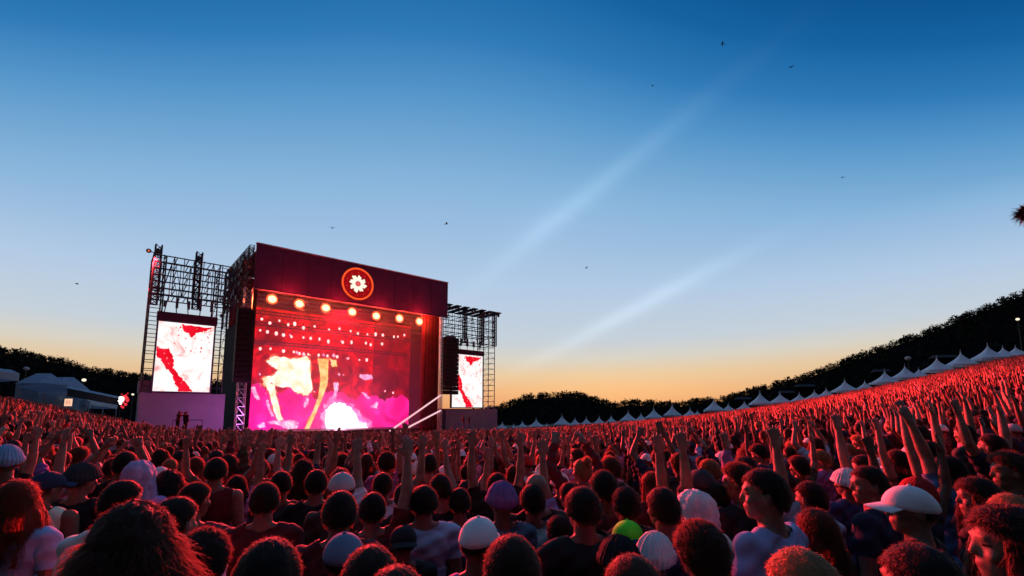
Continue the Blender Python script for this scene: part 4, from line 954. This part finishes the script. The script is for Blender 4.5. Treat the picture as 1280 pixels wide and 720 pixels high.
_t.links.new(_b.inputs['Base Color'].links[0].from_socket, _v.inputs[0]); _t.links.new(_v.outputs[0], _x.inputs[0]); _m = _t.nodes.new('ShaderNodeMixShader'); _m.inputs[0].default_value = .35
_t.links.new(_b.outputs[0], _m.inputs[1]); _t.links.new(_x.outputs[0], _m.inputs[2]); _t.links.new(_m.outputs[0], _t.nodes['Material Output'].inputs['Surface'])   # light shines through loose strands
m_cloth = mat('garment_cloth', (.1, .1, .1), .85, objcol=True, noise=.16, nscale=6, bump=.25)
def cloth_pattern():
    m = bpy.data.materials.new('printed_cloth'); m.use_nodes = True; t = m.node_tree; b = t.nodes['Principled BSDF']; b.inputs['Roughness'].default_value = .85
    tc_ = t.nodes.new('ShaderNodeTexCoord'); v = t.nodes.new('ShaderNodeTexVoronoi'); v.inputs['Scale'].default_value = 16; t.links.new(tc_.outputs['Object'], v.inputs['Vector'])
    r_ = t.nodes.new('ShaderNodeValToRGB'); r_.color_ramp.elements[0].position = .28; r_.color_ramp.elements[1].position = .36; r_.color_ramp.elements[0].color = (.12, .14, .4, 1); r_.color_ramp.elements[1].color = (1, 1, 1, 1)
    oi = t.nodes.new('ShaderNodeObjectInfo'); mx = t.nodes.new('ShaderNodeMix'); mx.data_type = 'RGBA'; mx.blend_type = 'MULTIPLY'; mx.inputs['Factor'].default_value = 1
    t.links.new(v.outputs['Distance'], r_.inputs[0]); t.links.new(r_.outputs[0], mx.inputs['A']); t.links.new(oi.outputs['Color'], mx.inputs['B']); t.links.new(mx.outputs['Result'], b.inputs['Base Color']); return m
m_print = cloth_pattern()
hair_styles = {}
for i, st in enumerate(('short', 'spiky', 'curly', 'long', 'bushy', 'bun', 'buzz', 'cap', 'beanie', 'hood')):
    hair_styles[st] = hair_mesh(st, i + 1, 9000 if st in ('bushy', 'curly') else 6000); hair_styles[st].materials.append(m_hair if i < 7 else m_cloth)
VAR = []
for pz in range(len(POSES)):
    P, Rh = prims(pz); me = remesh(P, .0085, 2); V = verts(me); N = norms(me); Q = quads_of(me); lab, tt = classify(V, P)
    me.materials.clear(); [me.materials.append(x) for x in (m_skin, m_eye, m_lip)]
    hl_ = (V - NECKP) @ Rh + NECKP - HEADC; mi = np.zeros(len(V), int)
    for s in (-1, 1): mi[(np.linalg.norm((hl_ - (s * .032, .085, .008)) / (.013, .03, .0055), axis=1) < 1)] = 1
    mi[(np.linalg.norm((hl_ - (0, .095, -.052)) / (.024, .03, .009), axis=1) < 1)] = 2
    fi = np.zeros(len(me.polygons), np.int32); n = len(me.polygons); ls = np.empty(n, np.int32); me.polygons.foreach_get('loop_start', ls); li = np.empty(len(me.loops), np.int32); me.loops.foreach_get('vertex_index', li); fi[:] = mi[li[ls]]
    me.polygons.foreach_set('material_index', fi); me.polygons.foreach_set('use_smooth', np.ones(n, bool)); me.name = 'person'
    isl = lambda *k: np.isin(lab, k)
    neck = (V[:, 2] < 1.475) | (np.abs(V[:, 0]) > .085)
    tor = (isl('torso') & neck) | (isl('hip') & (V[:, 2] > .90))
    tee = tor | (isl('uarm') & (tt < .62)); lng = tor | isl('uarm') | (isl('farm')); tank = tor & (np.abs(V[:, 0]) < .165)
    d = dict(body=me, Rh=Rh)
    d['tee'] = garment('tshirt', V, N, Q, tee, .014, .0075, pz, 4); d['long'] = garment('long_sleeve_top', V, N, Q, lng, .018, .009, pz + 50, 4); d['tank'] = garment('tank_top', V, N, Q, tank, .009, .003, pz + 90, 3)
    low = isl('thigh') | (isl('calf') & (V[:, 2] > .10)) | (isl('hip') & (V[:, 2] < .97)); shorts = isl('thigh') | (isl('hip') & (V[:, 2] < .97))
    d['jeans'] = garment('trousers', V, N, Q, low, .011, .004, pz + 30, 3); d['shoes'] = garment('shoes', V, N, Q, isl('foot') | (isl('calf') & (V[:, 2] < .13)), .012, 0, 1, 3)
    for k in ('tee', 'long', 'tank', 'jeans', 'shoes'): d[k].materials.append(m_cloth)
    VAR.append(d)
print_mesh = {}
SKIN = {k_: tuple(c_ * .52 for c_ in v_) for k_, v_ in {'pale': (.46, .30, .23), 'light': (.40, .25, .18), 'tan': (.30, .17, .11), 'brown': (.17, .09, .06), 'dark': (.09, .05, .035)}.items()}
HAIRC = {'black': (.010, .008, .008), 'dark brown': (.028, .016, .010), 'brown': (.06, .032, .018), 'auburn': (.09, .025, .012), 'grey': (.22, .20, .19), 'blond': (.24, .15, .07)}
SHC = {'black': (.012, .012, .014), 'charcoal': (.035, .035, .04), 'navy': (.018, .024, .06), 'dark blue': (.03, .05, .13), 'light blue': (.26, .42, .62), 'white': (.72, .72, .74), 'pale grey': (.42, .42, .45), 'maroon': (.09, .012, .018),
       'olive': (.05, .055, .025), 'dark green': (.015, .05, .03), 'denim blue': (.08, .14, .26), 'lilac': (.45, .33, .55), 'neon green': (.06, .95, .03), 'pink': (.55, .22, .30), 'red': (.40, .02, .02), 'brown': (.08, .045, .03), 'purple': (.22, .12, .34), 'steel blue': (.13, .2, .3)}
SC = P0 + AS * Wd / 2
PEOPLE_XY = []
TOPR = {'short': 1.778, 'spiky': 1.795, 'curly': 1.805, 'long': 1.785, 'bushy': 1.80, 'bun': 1.80, 'buzz': 1.768, 'cap': 1.79, 'beanie': 1.79, 'hood': 1.79, None: 1.762, 'bald': 1.762}
def person(x, y, k, pose, hair='short', hairc='black', skin='tan', shirt='tee', shirtc='black', yaw=0, label='', hat=None, hatc='white', group='concert goers standing in the crowd', back=False, wide=1.0, zoff=0.0):
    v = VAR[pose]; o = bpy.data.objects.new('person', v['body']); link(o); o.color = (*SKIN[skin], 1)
    g = gz(x, y); o.location = (x, y, g + zoff); o.scale = (k * wide, k * wide, k)
    tl = 0 if group == 'concert goers standing in the crowd' and len(PEOPLE_XY) < 66 else 1
    o.rotation_euler = (tl * rnd.uniform(-.05, .04), tl * rnd.uniform(-.05, .05), math.atan2(SC[1] - y, SC[0] - x) - math.pi / 2 + yaw); tag(o, label, 'person', group)
    def ch(name, me, c):
        q = bpy.data.objects.new(name, me); link(q, o); q.color = (*c, 1); return q
    c = SHC[shirtc]; c = tuple(a * rnd.uniform(.8, 1.2) for a in c)
    if shirt == 'print':
        if pose not in print_mesh: print_mesh[pose] = v['tee'].copy(); print_mesh[pose].materials[0] = m_print
        ch('tshirt', print_mesh[pose], c)
    elif shirt != 'bare': ch({'tee': 'tshirt', 'long': 'long_sleeve_top', 'tank': 'tank_top'}[shirt], v[shirt], c)
    ch('trousers', v['jeans'], rnd.choice([SHC['navy'], SHC['black'], SHC['charcoal'], SHC['denim blue']])); ch('shoes', v['shoes'], rnd.choice([SHC['white'], SHC['black'], SHC['charcoal']]))
    Rh = v['Rh']; hc = NECKP + Rh @ (HEADC - NECKP); M = Matrix.Translation(hc) @ Matrix(Rh.tolist()).to_4x4()
    if hat and hair in ('short', 'spiky'): hair = 'buzz'
    if hair not in (None, 'bald'):
        q = ch('hair', hair_styles[hair], HAIRC[hairc]); q.matrix_local = M @ Matrix.Diagonal((.97, .97, .80, 1) if hat else (1, 1, 1, 1))
    if hat:
        q = ch({'cap': 'cap', 'beanie': 'beanie', 'hood': 'head_scarf'}[hat], hair_styles[hat], SHC[hatc]); q.matrix_local = M @ Matrix.Rotation(math.pi if back else 0, 4, 'Z') @ Matrix.Diagonal((1.06, 1.06, .90 if hat == 'cap' else 1.0, 1))
    PEOPLE_XY.append((x, y)); return o
def hero(px, topy, w, pose, hair='short', label='', **kw):
    wm_ = {'short': .198, 'spiky': .20, 'curly': .245, 'long': .25, 'bushy': .285, 'bun': .195, 'buzz': .175, 'bald': .165, None: .165}[hair]
    if kw.get('yaw', 0) >= .2 and not kw.get('hat'): wm_ = .262
    if kw.get('hat'): wm_ = {'cap': .205, 'beanie': .215, 'hood': .24}[kw['hat']]
    tall = TOPR[kw['hat'] if kw.get('hat') else hair]; best = None
    for Y in np.arange(1.15, 9, .05):                   # nearest standing height between 1.52 and 1.93 m at this place
        p = at(px, topy, Y); dist = np.linalg.norm(ray(px, topy)) / ray(px, topy)[1] * Y; k = (p[2] - gz(p[0], Y)) / tall
        kk = min(1.09, max(.87, k)); err = abs(math.log(wm_ * kk * F / w / Y)) + 8 * abs(k - kk)
        if best is None or err < best[0]: best = (err, p[0], Y, kk)
    _, x, y, k = best
    return person(x, y, k, pose, hair, label=label, **kw)
H = hero
# the people one can tell apart at the front, from the stalls' side to the tents' side
H(168, 622, 108, 0, 'bushy', 'person with huge bushy dark hair rimmed in red light, the biggest head in the crowd', hairc='dark brown', shirtc='black')
H(22, 596, 50, 0, 'long', 'person with long dark red lit hair over a light blue t-shirt beside the picture edge', hairc='auburn', shirtc='light blue', skin='light')
H(12, 551, 32, 1, 'short', 'person in a blue and white patterned beanie at the picture edge', hat='beanie', hatc='light blue', shirtc='navy')
H(57, 583, 34, 2, 'short', 'person in dark blue cap and white tank top turning towards the stage', hat='cap', hatc='navy', shirt='tank', shirtc='white', skin='tan')
H(102, 575, 34, 2, 'short', 'person in charcoal beanie seen in profile behind the bushy haired one', hat='beanie', hatc='charcoal', shirtc='black', skin='light')
H(151, 596, 42, 2, 'short', 'short haired person in white t-shirt directly behind the biggest head', shirtc='white', skin='light')
H(174, 573, 36, 0, None, 'person with a pale lilac scarf draped over the head', hat='hood', hatc='lilac', shirtc='lilac')
H(217, 616, 50, 2, 'short', 'person with cropped black hair looking towards the deck lights, pale collar', shirtc='white', skin='pale')
H(242, 601, 32, 2, 'buzz', 'shaven headed person lit dull red beyond the cropped black hair', shirtc='charcoal')
H(256, 655, 62, 0, 'curly', 'person with round curly dark hair beside the biggest head', hairc='black')
H(337, 665, 82, 0, 'short', 'person with round black hair glowing red along its edge, under the speaker column', hairc='black')
H(271, 569, 27, 0, 'short', 'person with neat black hair and bare shoulders beyond the curly head', shirt='tank', shirtc='maroon', skin='light')
H(158, 556, 27, 0, 'short', 'person with black hair seen over the lilac scarf')
H(212, 585, 38, 0, 'bushy', 'person with wide dark wavy hair beside the lilac scarf', hairc='black')
H(332, 601, 32, 0, 'buzz', 'shaven headed person lit pink along the crown below the speaker column', skin='light', shirtc='maroon')
H(352, 586, 27, 0, 'short', 'person with dark hair behind the shaven head', shirtc='charcoal')
H(396, 584, 28, 0, 'short', 'dark haired person with pink lit ears in front of the video shapes', skin='light', shirtc='black')
H(428, 584, 34, 0, 'short', 'person in a pale grey cap under the round emblem', hat='cap', hatc='pale grey', shirtc='charcoal')
H(426, 609, 43, 0, 'short', 'person with thick black hair and glowing ears just before the pale grey cap', skin='light', shirtc='maroon')
H(431, 657, 50, 0, 'short', 'person in steel blue cap and blue white shirt near the bottom', hat='cap', hatc='steel blue', shirtc='light blue')
H(464, 675, 72, 0, 'short', 'person with red edged short brown hair beside the steel blue cap', hairc='dark brown')
H(496, 700, 84, 0, 'short', 'person at the very bottom with only the red lit top of black hair showing', hairc='dark brown')
H(507, 600, 29, 0, 'short', 'dark haired person seen just before the light blue shoulders, stalls side', shirtc='black')
H(530, 603, 33, 0, 'short', 'cropped haired person with broad light blue t-shirt shoulders', shirtc='light blue', wide=1.15, skin='light')
H(551, 591, 26, 0, 'buzz', 'shaven person glowing pink behind the light blue shoulders', skin='pale')
H(505, 650, 31, 0, 'short', 'person in black cap worn backwards before the light blue shoulders', hat='cap', hatc='black', back=True)
H(596, 637, 50, 2, 'short', 'person in a white cap and lilac printed shirt near the bottom centre', hat='cap', hatc='white', shirt='print', shirtc='lilac', skin='tan')
H(641, 662, 74, 0, 'short', 'person with dense black hair glowing red on top, beside the white cap', hairc='dark brown')
H(575, 607, 28, 0, 'short', 'person with black hair between the bald head and the white cap')
H(628, 598, 38, 0, None, 'person wearing a purple beanie in the middle of the crowd', hat='beanie', hatc='purple', shirtc='denim blue')
H(666, 602, 33, 0, 'short', 'person with black hair and a light blue shirt beside the purple beanie', shirtc='light blue')
H(671, 590, 28, 0, 'bald', 'bald pink lit person beyond the black hair and light blue shirt', skin='light')
H(729, 604, 43, 0, 'short', 'square black haired person in a black jacket, middle of the crowd', shirt='long', shirtc='black', wide=1.1)
H(783, 604, 36, 0, 'short', 'dark haired person just before the shaven reddish one, brown skinned', skin='brown')
H(785, 643, 38, 0, 'short', 'person in a neon green cap behind the black beanie', hat='cap', hatc='neon green', back=True)
H(755, 586, 31, 0, 'buzz', 'shaven reddish person beyond the black jacket', skin='tan', shirtc='maroon')
H(817, 661, 46, 2, 'grey' and 'short', 'person in a mottled white knitted beanie with printed shirt', hat='beanie', hatc='white', shirt='print', shirtc='white')
H(829, 605, 41, 0, 'short', 'person with smooth black hair and dark blue top behind the knitted beanie', shirtc='navy')
H(775, 665, 50, 0, 'short', 'person in a black beanie overlapping the neon green cap', hat='beanie', hatc='black')
H(793, 687, 74, 0, 'short', 'person with brown black hair cut off by the picture bottom beside the knitted beanie', hairc='brown')
H(871, 609, 45, 1, 'short', 'person with a white head scarf seen in profile', hat='hood', hatc='white', skin='tan', shirtc='white')
H(876, 645, 66, 0, 'curly', 'person with long curly dark hair beside the blue shirted tall one', hairc='dark brown', shirtc='white')
H(877, 580, 34, 0, 'short', 'person in a dark cap beyond the white head scarf', hat='cap', hatc='charcoal')
H(957, 579, 70, 1, 'short', 'tall person in a light blue shirt, face in profile lit bright red', shirtc='light blue', skin='light', shirt='tee', yaw=.25)
H(925, 574, 36, 1, 'spiky', 'person with short spiky hair in profile beyond the tall blue shirted one', shirtc='black', skin='tan')
H(1005, 678, 84, 0, 'short', 'person with light brown hair lit orange at the picture bottom', hairc='blond')
H(1021, 632, 50, 0, 'long', 'person with straight dark red lit hair in a black top', hairc='auburn')
H(1086, 578, 50, 1, 'short', 'person in dark navy top looking in profile at the stage, face glowing red', shirtc='navy', skin='light', yaw=.35)
H(1138, 597, 50, 1, 'short', 'person in a white cap and black jacket with a red lit face', hat='cap', hatc='white', shirt='long', shirtc='black', skin='light', yaw=.3)
H(1222, 592, 52, 1, 'long', 'person with long black hair and a sliver of red face beyond the white cap', hairc='black', skin='light', yaw=.2)
H(1262, 622, 100, 1, 'long', 'large dark haired person with red face in profile at the picture corner', hairc='black', skin='light', yaw=.3)
H(1262, 560, 48, 1, 'spiky', 'person with spiky black hair and a red lit nose near the picture edge', skin='tan', yaw=.2)
H(1152, 672, 84, 0, 'short', 'person with plain black hair low in front of the white cap', hairc='black', shirtc='black')
H(700, 640, 34, 0, 'short', 'person with dark hair low behind the black jacket', shirtc='charcoal')
# raised arms near the front
H(1014, 598, 34, 6, 'short', 'person in light blue sleeve with one arm raised high beside the navy profile', shirtc='light blue', skin='light')
H(1080, 566, 26, 6, 'short', 'person in maroon raising one straight arm under the ridge sheds', shirtc='maroon', skin='pale')
H(1122, 560, 26, 6, 'long', 'long haired person raising one bright red lit arm beside the white cap', shirt='tank', shirtc='black', skin='pale')
H(1186, 566, 32, 15, 'short', 'person in denim blue with a long leaning raised arm beyond the white cap', shirtc='denim blue', skin='light')
H(1160, 548, 26, 3, 'short', 'person with both bare arms thrown straight up below the mushroom lamp', shirt='tank', shirtc='charcoal', skin='pale')
H(1238, 540, 26, 4, 'short', 'person holding both arms wide overhead under the end tents', shirtc='navy', skin='light')
H(1205, 528, 22, 5, 'short', 'person raising one thin arm towards the tall end tents', shirtc='charcoal', skin='light')
H(895, 600, 32, 6, 'short', 'person stretching one arm up beside the dark cap', shirtc='maroon', skin='light')
H(862, 600, 30, 6, 'short', 'pale armed person raising one hand beside the white head scarf', shirtc='light blue', skin='light')
H(713, 600, 27, 6, 'short', 'person in light blue raising one slim arm beside the black jacket', shirtc='light blue', skin='pale')
H(296, 592, 26, 5, 'long', 'person in lilac raising one arm in front of the speaker column', shirtc='lilac', skin='light')
H(466, 612, 34, 5, 'short', 'person with one forearm crossing upward before the deck floodlight', shirtc='maroon', skin='pale')
H(487, 588, 26, 13, 'short', 'white shirted person with raised crossing arms under the deck floodlight', shirtc='white', skin='light')
H(612, 588, 26, 3, 'short', 'person in black raising both arms beside the purple beanie', shirtc='black', skin='light')
H(1000, 568, 24, 4, 'curly', 'curly haired person with arms wide beyond the tall blue shirted one', shirtc='olive', skin='tan')
NHERO = len(PEOPLE_XY)

# everyone else: positions on a jittered grid over the field
pts = []
sp = .74
for gy in np.arange(2.6, 142, sp):
    xr = 1.16 * gy + 2
    for gx in np.arange(-xr, xr, sp):
        x, y = gx + rnd.uniform(-.27, .27), gy + rnd.uniform(-.27, .27); u = x / y
        if u > -.03 and y > 140 / (1 + .3 * u) - 1.0: continue
        if u <= -.03 and y > float(Yt(u)) - 18: continue
        p = np.array([x, y]) - P0; s_, t_ = p @ AS, p @ AT
        if -10.6 < s_ < 38 and t_ > -3.0: continue
        if s_ <= -10.6 and y > 78: continue
        if s_ >= 38 and x < 6 and t_ > 40: continue
        pts.append((x, y))
pts = [q for q in pts if rnd.random() > .05 + .22 * max(0, math.sin(q[0] * .8 + 2 * math.sin(q[1] * .5)) * math.sin(q[1] * .9))]
pts = np.array(pts); hx = np.array(PEOPLE_XY)
dmin = np.sqrt(((pts[:, None, :] - hx[None, :, :]) ** 2).sum(-1)).min(1); d0 = np.hypot(pts[:, 0], pts[:, 1])
pts = pts[(dmin > .52) & (d0 > 3.35)]; d0 = np.hypot(pts[:, 0], pts[:, 1]); o_ = np.argsort(d0); pts = pts[o_]
infov = np.abs(pts[:, 0] / pts[:, 1]) < 1.12
NEAR = 286 - NHERO; near_idx = np.where(infov)[0][:NEAR]; near_set = set(near_idx.tolist())
rest = np.array([i for i in range(len(pts)) if i not in near_set and (infov[i] or np.hypot(*pts[i]) > 6)])
SECT = [(70, 'below the long stalls'), (165, 'below the pitched tent roofs'), (265, 'under the big white screen'), (325, 'under the speaker column'), (385, 'before the pale video shape'), (445, 'under the round emblem'), (505, 'under the deck floodlight'), (555, 'under the bright slanted trusses'), (625, 'under the smaller screen'),
        (735, 'below the rounded wood'), (830, 'where the tent row starts'), (930, 'under the first low ridge'), (1020, 'below the ridge sheds'), (1110, 'short of the mushroom lamp'), (1190, 'under the mushroom lamp'), (1400, 'below the tall end tents')]
ROWS = [(4.6, 'in the first rows'), (6.0, 'a few rows in'), (7.4, 'several rows in'), (8.8, 'well into the crowd'), (30, 'deep in the crowd')]
PTXT = {0: 'arms down', 1: 'head turned aside', 2: 'looking along the stage', 3: 'both arms straight up', 4: 'both arms spread overhead', 5: 'one arm straight up', 6: 'single arm raised', 7: 'pointing an arm forward up', 8: 'one arm flung wide', 9: 'clapping overhead', 10: 'fist in the air', 11: 'hands held before the face', 12: 'head bowed', 13: 'two arms reaching up', 14: 'arms up and leaning', 15: 'one leaning raised arm'}
seen = set()
shw = ['black'] * 6 + ['charcoal'] * 4 + ['navy'] * 4 + ['dark blue'] * 2 + ['maroon'] * 3 + ['white'] * 2 + ['light blue'] * 2 + ['pale grey', 'olive', 'dark green', 'denim blue', 'brown', 'steel blue', 'purple', 'pink', 'red']
for i in near_idx:
    x, y = pts[i]; px = 640 + F * x / y; dd = math.hypot(x, y)
    sec = next(t for a, t in SECT if px < a); row = next(t for a, t in ROWS if dd < a)
    for tries in range(600):
        pose = rnd.choice([0, 0, 0, 1, 2, 12, 3, 4, 5, 6, 7, 8, 9, 10, 13, 14, 15, 6, 5, 3, 4, 8, 13, 15, 14, 6, 5] if (px > 700 or dd > 6.0) else [0, 0, 0, 0, 1, 2, 12, 5, 6, 10, 8])
        hs = rnd.choice(['short'] * 5 + ['spiky', 'curly', 'long', 'long', 'bun', 'buzz', 'bushy']); hc = rnd.choice(['black', 'black', 'dark brown', 'brown', 'dark brown', 'auburn', 'blond'] if tries else ['black', 'dark brown']); sh = rnd.choice(shw)
        hat = rnd.choice([None] * 20 + ['cap', 'cap', 'beanie']); hatc = rnd.choice(['black', 'white', 'navy', 'pale grey', 'red']); slv = rnd.choice(['tee'] * 4 + ['tank', 'long'])
        if hat: hs = 'short'
        look = ('%s %s' % (hatc, hat)) if hat else ('shaven %s' % hc if hs == 'buzz' else '%s %s hair' % (hs if hs != 'bun' else 'bunned', hc))
        lb = '%s, %s top, %s, %s %s' % (look, sh, PTXT[pose], row, sec)
        if lb not in seen and len(lb.replace(',', '').split()) <= 16: break
    seen.add(lb)
    person(x, y, rnd.gauss(.985, .04), pose, hs, hc, rnd.choice(['pale', 'light', 'light', 'tan', 'tan', 'brown']), slv, sh, yaw=rnd.uniform(-.25, .25), label=lb, hat=hat, hatc=hatc, back=rnd.random() < .15, wide=rnd.uniform(.93, 1.06), group='concert goers standing in the crowd')

# the far crowd as one mass: thousands of whole figures in one mesh
def lod(pz, voxel, decim):
    P, Rh = prims(pz)
    Q_ = []
    for p in P:
        if p[1] == 'hand' and p[0] == 'c':
            if voxel > .02: continue
            p = (p[0], p[1], p[2], p[3], p[4] * 1.25, p[5] * 1.3)
        if p[1] == 'hand' and voxel > .02: p = ('e', 'hand', p[2] + p[4][:, 2] * .03, np.array([.055, .036, .10]), p[4])
        if p[1] == 'farm': p = (p[0], p[1], p[2], p[3], max(p[4], voxel * 1.25), max(p[5], voxel * 1.1))
        if p[1] == 'uarm': p = (p[0], p[1], p[2], p[3], p[4] * 1.1, max(p[5], voxel * 1.3))
        Q_.append(p)
    Q_.append(('e', 'hair', NECKP + Rh @ (HEADC + (0, -.014, .02) - NECKP), np.array([.084, .102, .112]), Rh))
    me = remesh(Q_, voxel, 1, decim); V = verts(me); Fq = faces_of(me); lab, tt = classify(V, Q_)
    role = np.zeros(len(V), int); role[np.isin(lab, ['torso'])] = 1; role[(lab == 'uarm') & (tt < .6)] = 1; role[(lab == 'hip') & (V[:, 2] > .93)] = 1; role[(lab == 'hair')] = 2; role[(lab == 'head') & (V[:, 2] > 1.70)] = 2
    role[np.isin(lab, ['thigh', 'calf', 'foot']) | ((lab == 'hip') & (V[:, 2] <= .93))] = 3
    fr = np.sort(role[Fq], 1)[:, 1]; bpy.data.meshes.remove(me); return V, Fq, fr
LO = {}
pc = rest; dist = np.hypot(pts[pc, 0], pts[pc, 1]); Vs = []; Fs = []; Cs = []; k0 = 0
far_poses = [0, 2, 3, 3, 4, 4, 5, 5, 6, 6, 7, 8, 9, 10, 13, 13, 14, 14]
sk = np.array(list(SKIN.values())[:4]); shl = np.array([SHC[s_] for s_ in shw]); hl2 = np.array([HAIRC[s_] for s_ in ('black', 'black', 'dark brown', 'brown', 'blond')])
lev = np.where(dist < 19, 0, np.where(dist < 38, 1, 2))
def lump(x, y): return .5 + .25 * math.sin(x * .55 + 1.3 * math.sin(y * .31)) + .25 * math.sin(y * .47 + 1.7 * math.sin(x * .23 + 2))
pose_of = np.array([rnd.choice(far_poses) if rnd.random() < (.48 if math.hypot(*pts[i]) < 38 else .22) + .45 * lump(*pts[i]) else rnd.choice([0, 0, 2]) for i in pc])
for L_ in (0, 1, 2):
    for pz in sorted(set(far_poses)):
        ids = pc[(lev == L_) & (pose_of == pz)]
        if len(ids) == 0: continue
        V, Fq, fr = lod(pz, (.0125, .022, .036)[L_], (.11, .30, .17)[L_]); n = len(ids); xy = pts[ids]; th = np.arctan2(SC[1] - xy[:, 1], SC[0] - xy[:, 0]) - math.pi / 2 + R.uniform(-.4, .4, n)
        sc_ = R.normal(.985, .045, n); c, s_ = np.cos(th), np.sin(th); z = ground(xy[:, 0], xy[:, 1])
        X = (V[None, :, 0] * c[:, None] - V[None, :, 1] * s_[:, None]) * sc_[:, None] + xy[:, :1]; Yv = (V[None, :, 0] * s_[:, None] + V[None, :, 1] * c[:, None]) * sc_[:, None] + xy[:, 1:]; Z = V[None, :, 2] * sc_[:, None] + z[:, None]
        X = X + V[None, :, 2] * R.uniform(-.11, .11, (n, 1)) * np.maximum(V[None, :, 2], .3) * .6; Yv = Yv + V[None, :, 2] * R.uniform(-.08, .08, (n, 1)) * .8
        Vs.append(np.stack([X, Yv, Z], -1).reshape(-1, 3).astype(np.float32)); Fs.append((Fq[None] + (np.arange(n) * len(V))[:, None, None] + k0).reshape(-1, 3)); k0 += n * len(V)
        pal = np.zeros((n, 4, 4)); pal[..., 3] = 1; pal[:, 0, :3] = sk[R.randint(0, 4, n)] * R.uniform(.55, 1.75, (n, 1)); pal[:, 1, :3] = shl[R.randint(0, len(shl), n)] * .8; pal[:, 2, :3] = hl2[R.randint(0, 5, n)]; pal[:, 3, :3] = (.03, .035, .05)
        Cs.append(pal[:, fr].reshape(-1, 4).astype(np.float32))
m_crowd = mat('crowd_figures', (.2, .2, .2), .75, attr='Col')
cr = link(bpy.data.objects.new('crowd', np_mesh('crowd', np.concatenate(Vs), np.concatenate(Fs), np.concatenate(Cs), smooth=True))); cr.data.materials.append(m_crowd)
tag(cr, 'dense far crowd filling the field up to the stage and the tents', 'crowd', kind='stuff')
print('CROWD', len(pts), len(rest), k0, sum(len(f) for f in Fs), 'heroes', NHERO)

# crew on small platforms before the lilac walls
for (px, py, Y, ps, lb) in ((228, 514, 40, (11, 0), 'platform with two crew silhouetted before the big lilac wall'), (583, 520, 62, (7, 0), 'platform with dark figures before the lilac wall of the smaller screen')):
    c = at(px, py, Y); g = gz(c[0], c[1]); hgt = c[2] - g - 1.75; o = empty('crew_platform', (c[0], c[1], g)); tag(o, lb, 'platform')
    b = MB(); b.box((-1.3, -.8, hgt - .12), (1.3, .8, hgt)); b.build('platform_deck', m_box, o)
    b = MB()
    for sx in (-1.2, 1.2):
        for sy in (-.7, .7): b.tube((sx, sy, 0), (sx, sy, hgt), .04, 5)
    b.build('platform_legs', m_steel, o); b = MB()
    for sx in (-1.25, 1.25): b.tube((sx, .75, hgt), (sx, .75, hgt + 1), .03, 5)
    b.tube((-1.25, .75, hgt + 1), (1.25, .75, hgt + 1), .03, 5); b.build('guard_rail', m_steel, o)
    for j, p_ in enumerate(ps):
        person(c[0] - .35 + j * .7, c[1], 1.0, p_, 'short', shirtc='maroon' if j == 0 else 'black', shirt='long', label='%s figure on the raised platform before the %s lilac wall, %s' % (('first', 'second')[j], 'big' if Y == 40 else 'small', PTXT[p_]), zoff=hgt, group='people standing on platforms')
# tinsel pom-pom held up on a pole
c = at(1283, 266, 5.2); g = gz(c[0], c[1]); o = empty('pompom_pole', (c[0] + .06, c[1], g)); tag(o, 'dark red tinsel pom-pom held high on a pole at the picture edge', 'pom-pom'); h = c[2] - g
b = MB(); b.tube((0, 0, .9), (0, 0, h), .012, 6); b.build('pole', m_pole, o)
n = 520; rs = np.random.RandomState(3); d = rs.randn(n, 3); d /= np.linalg.norm(d, axis=1)[:, None]; V, Fq = strands(d * .015, d, rs.uniform(.07, .14, n), .006, .15, 2)
q = link(bpy.data.objects.new('pompom', np_mesh('pompom', V + [-.06, 0, h], Fq)), o); q.data.materials.append(mat('tinsel', (.10, .05, .07), .35, metal=.2))
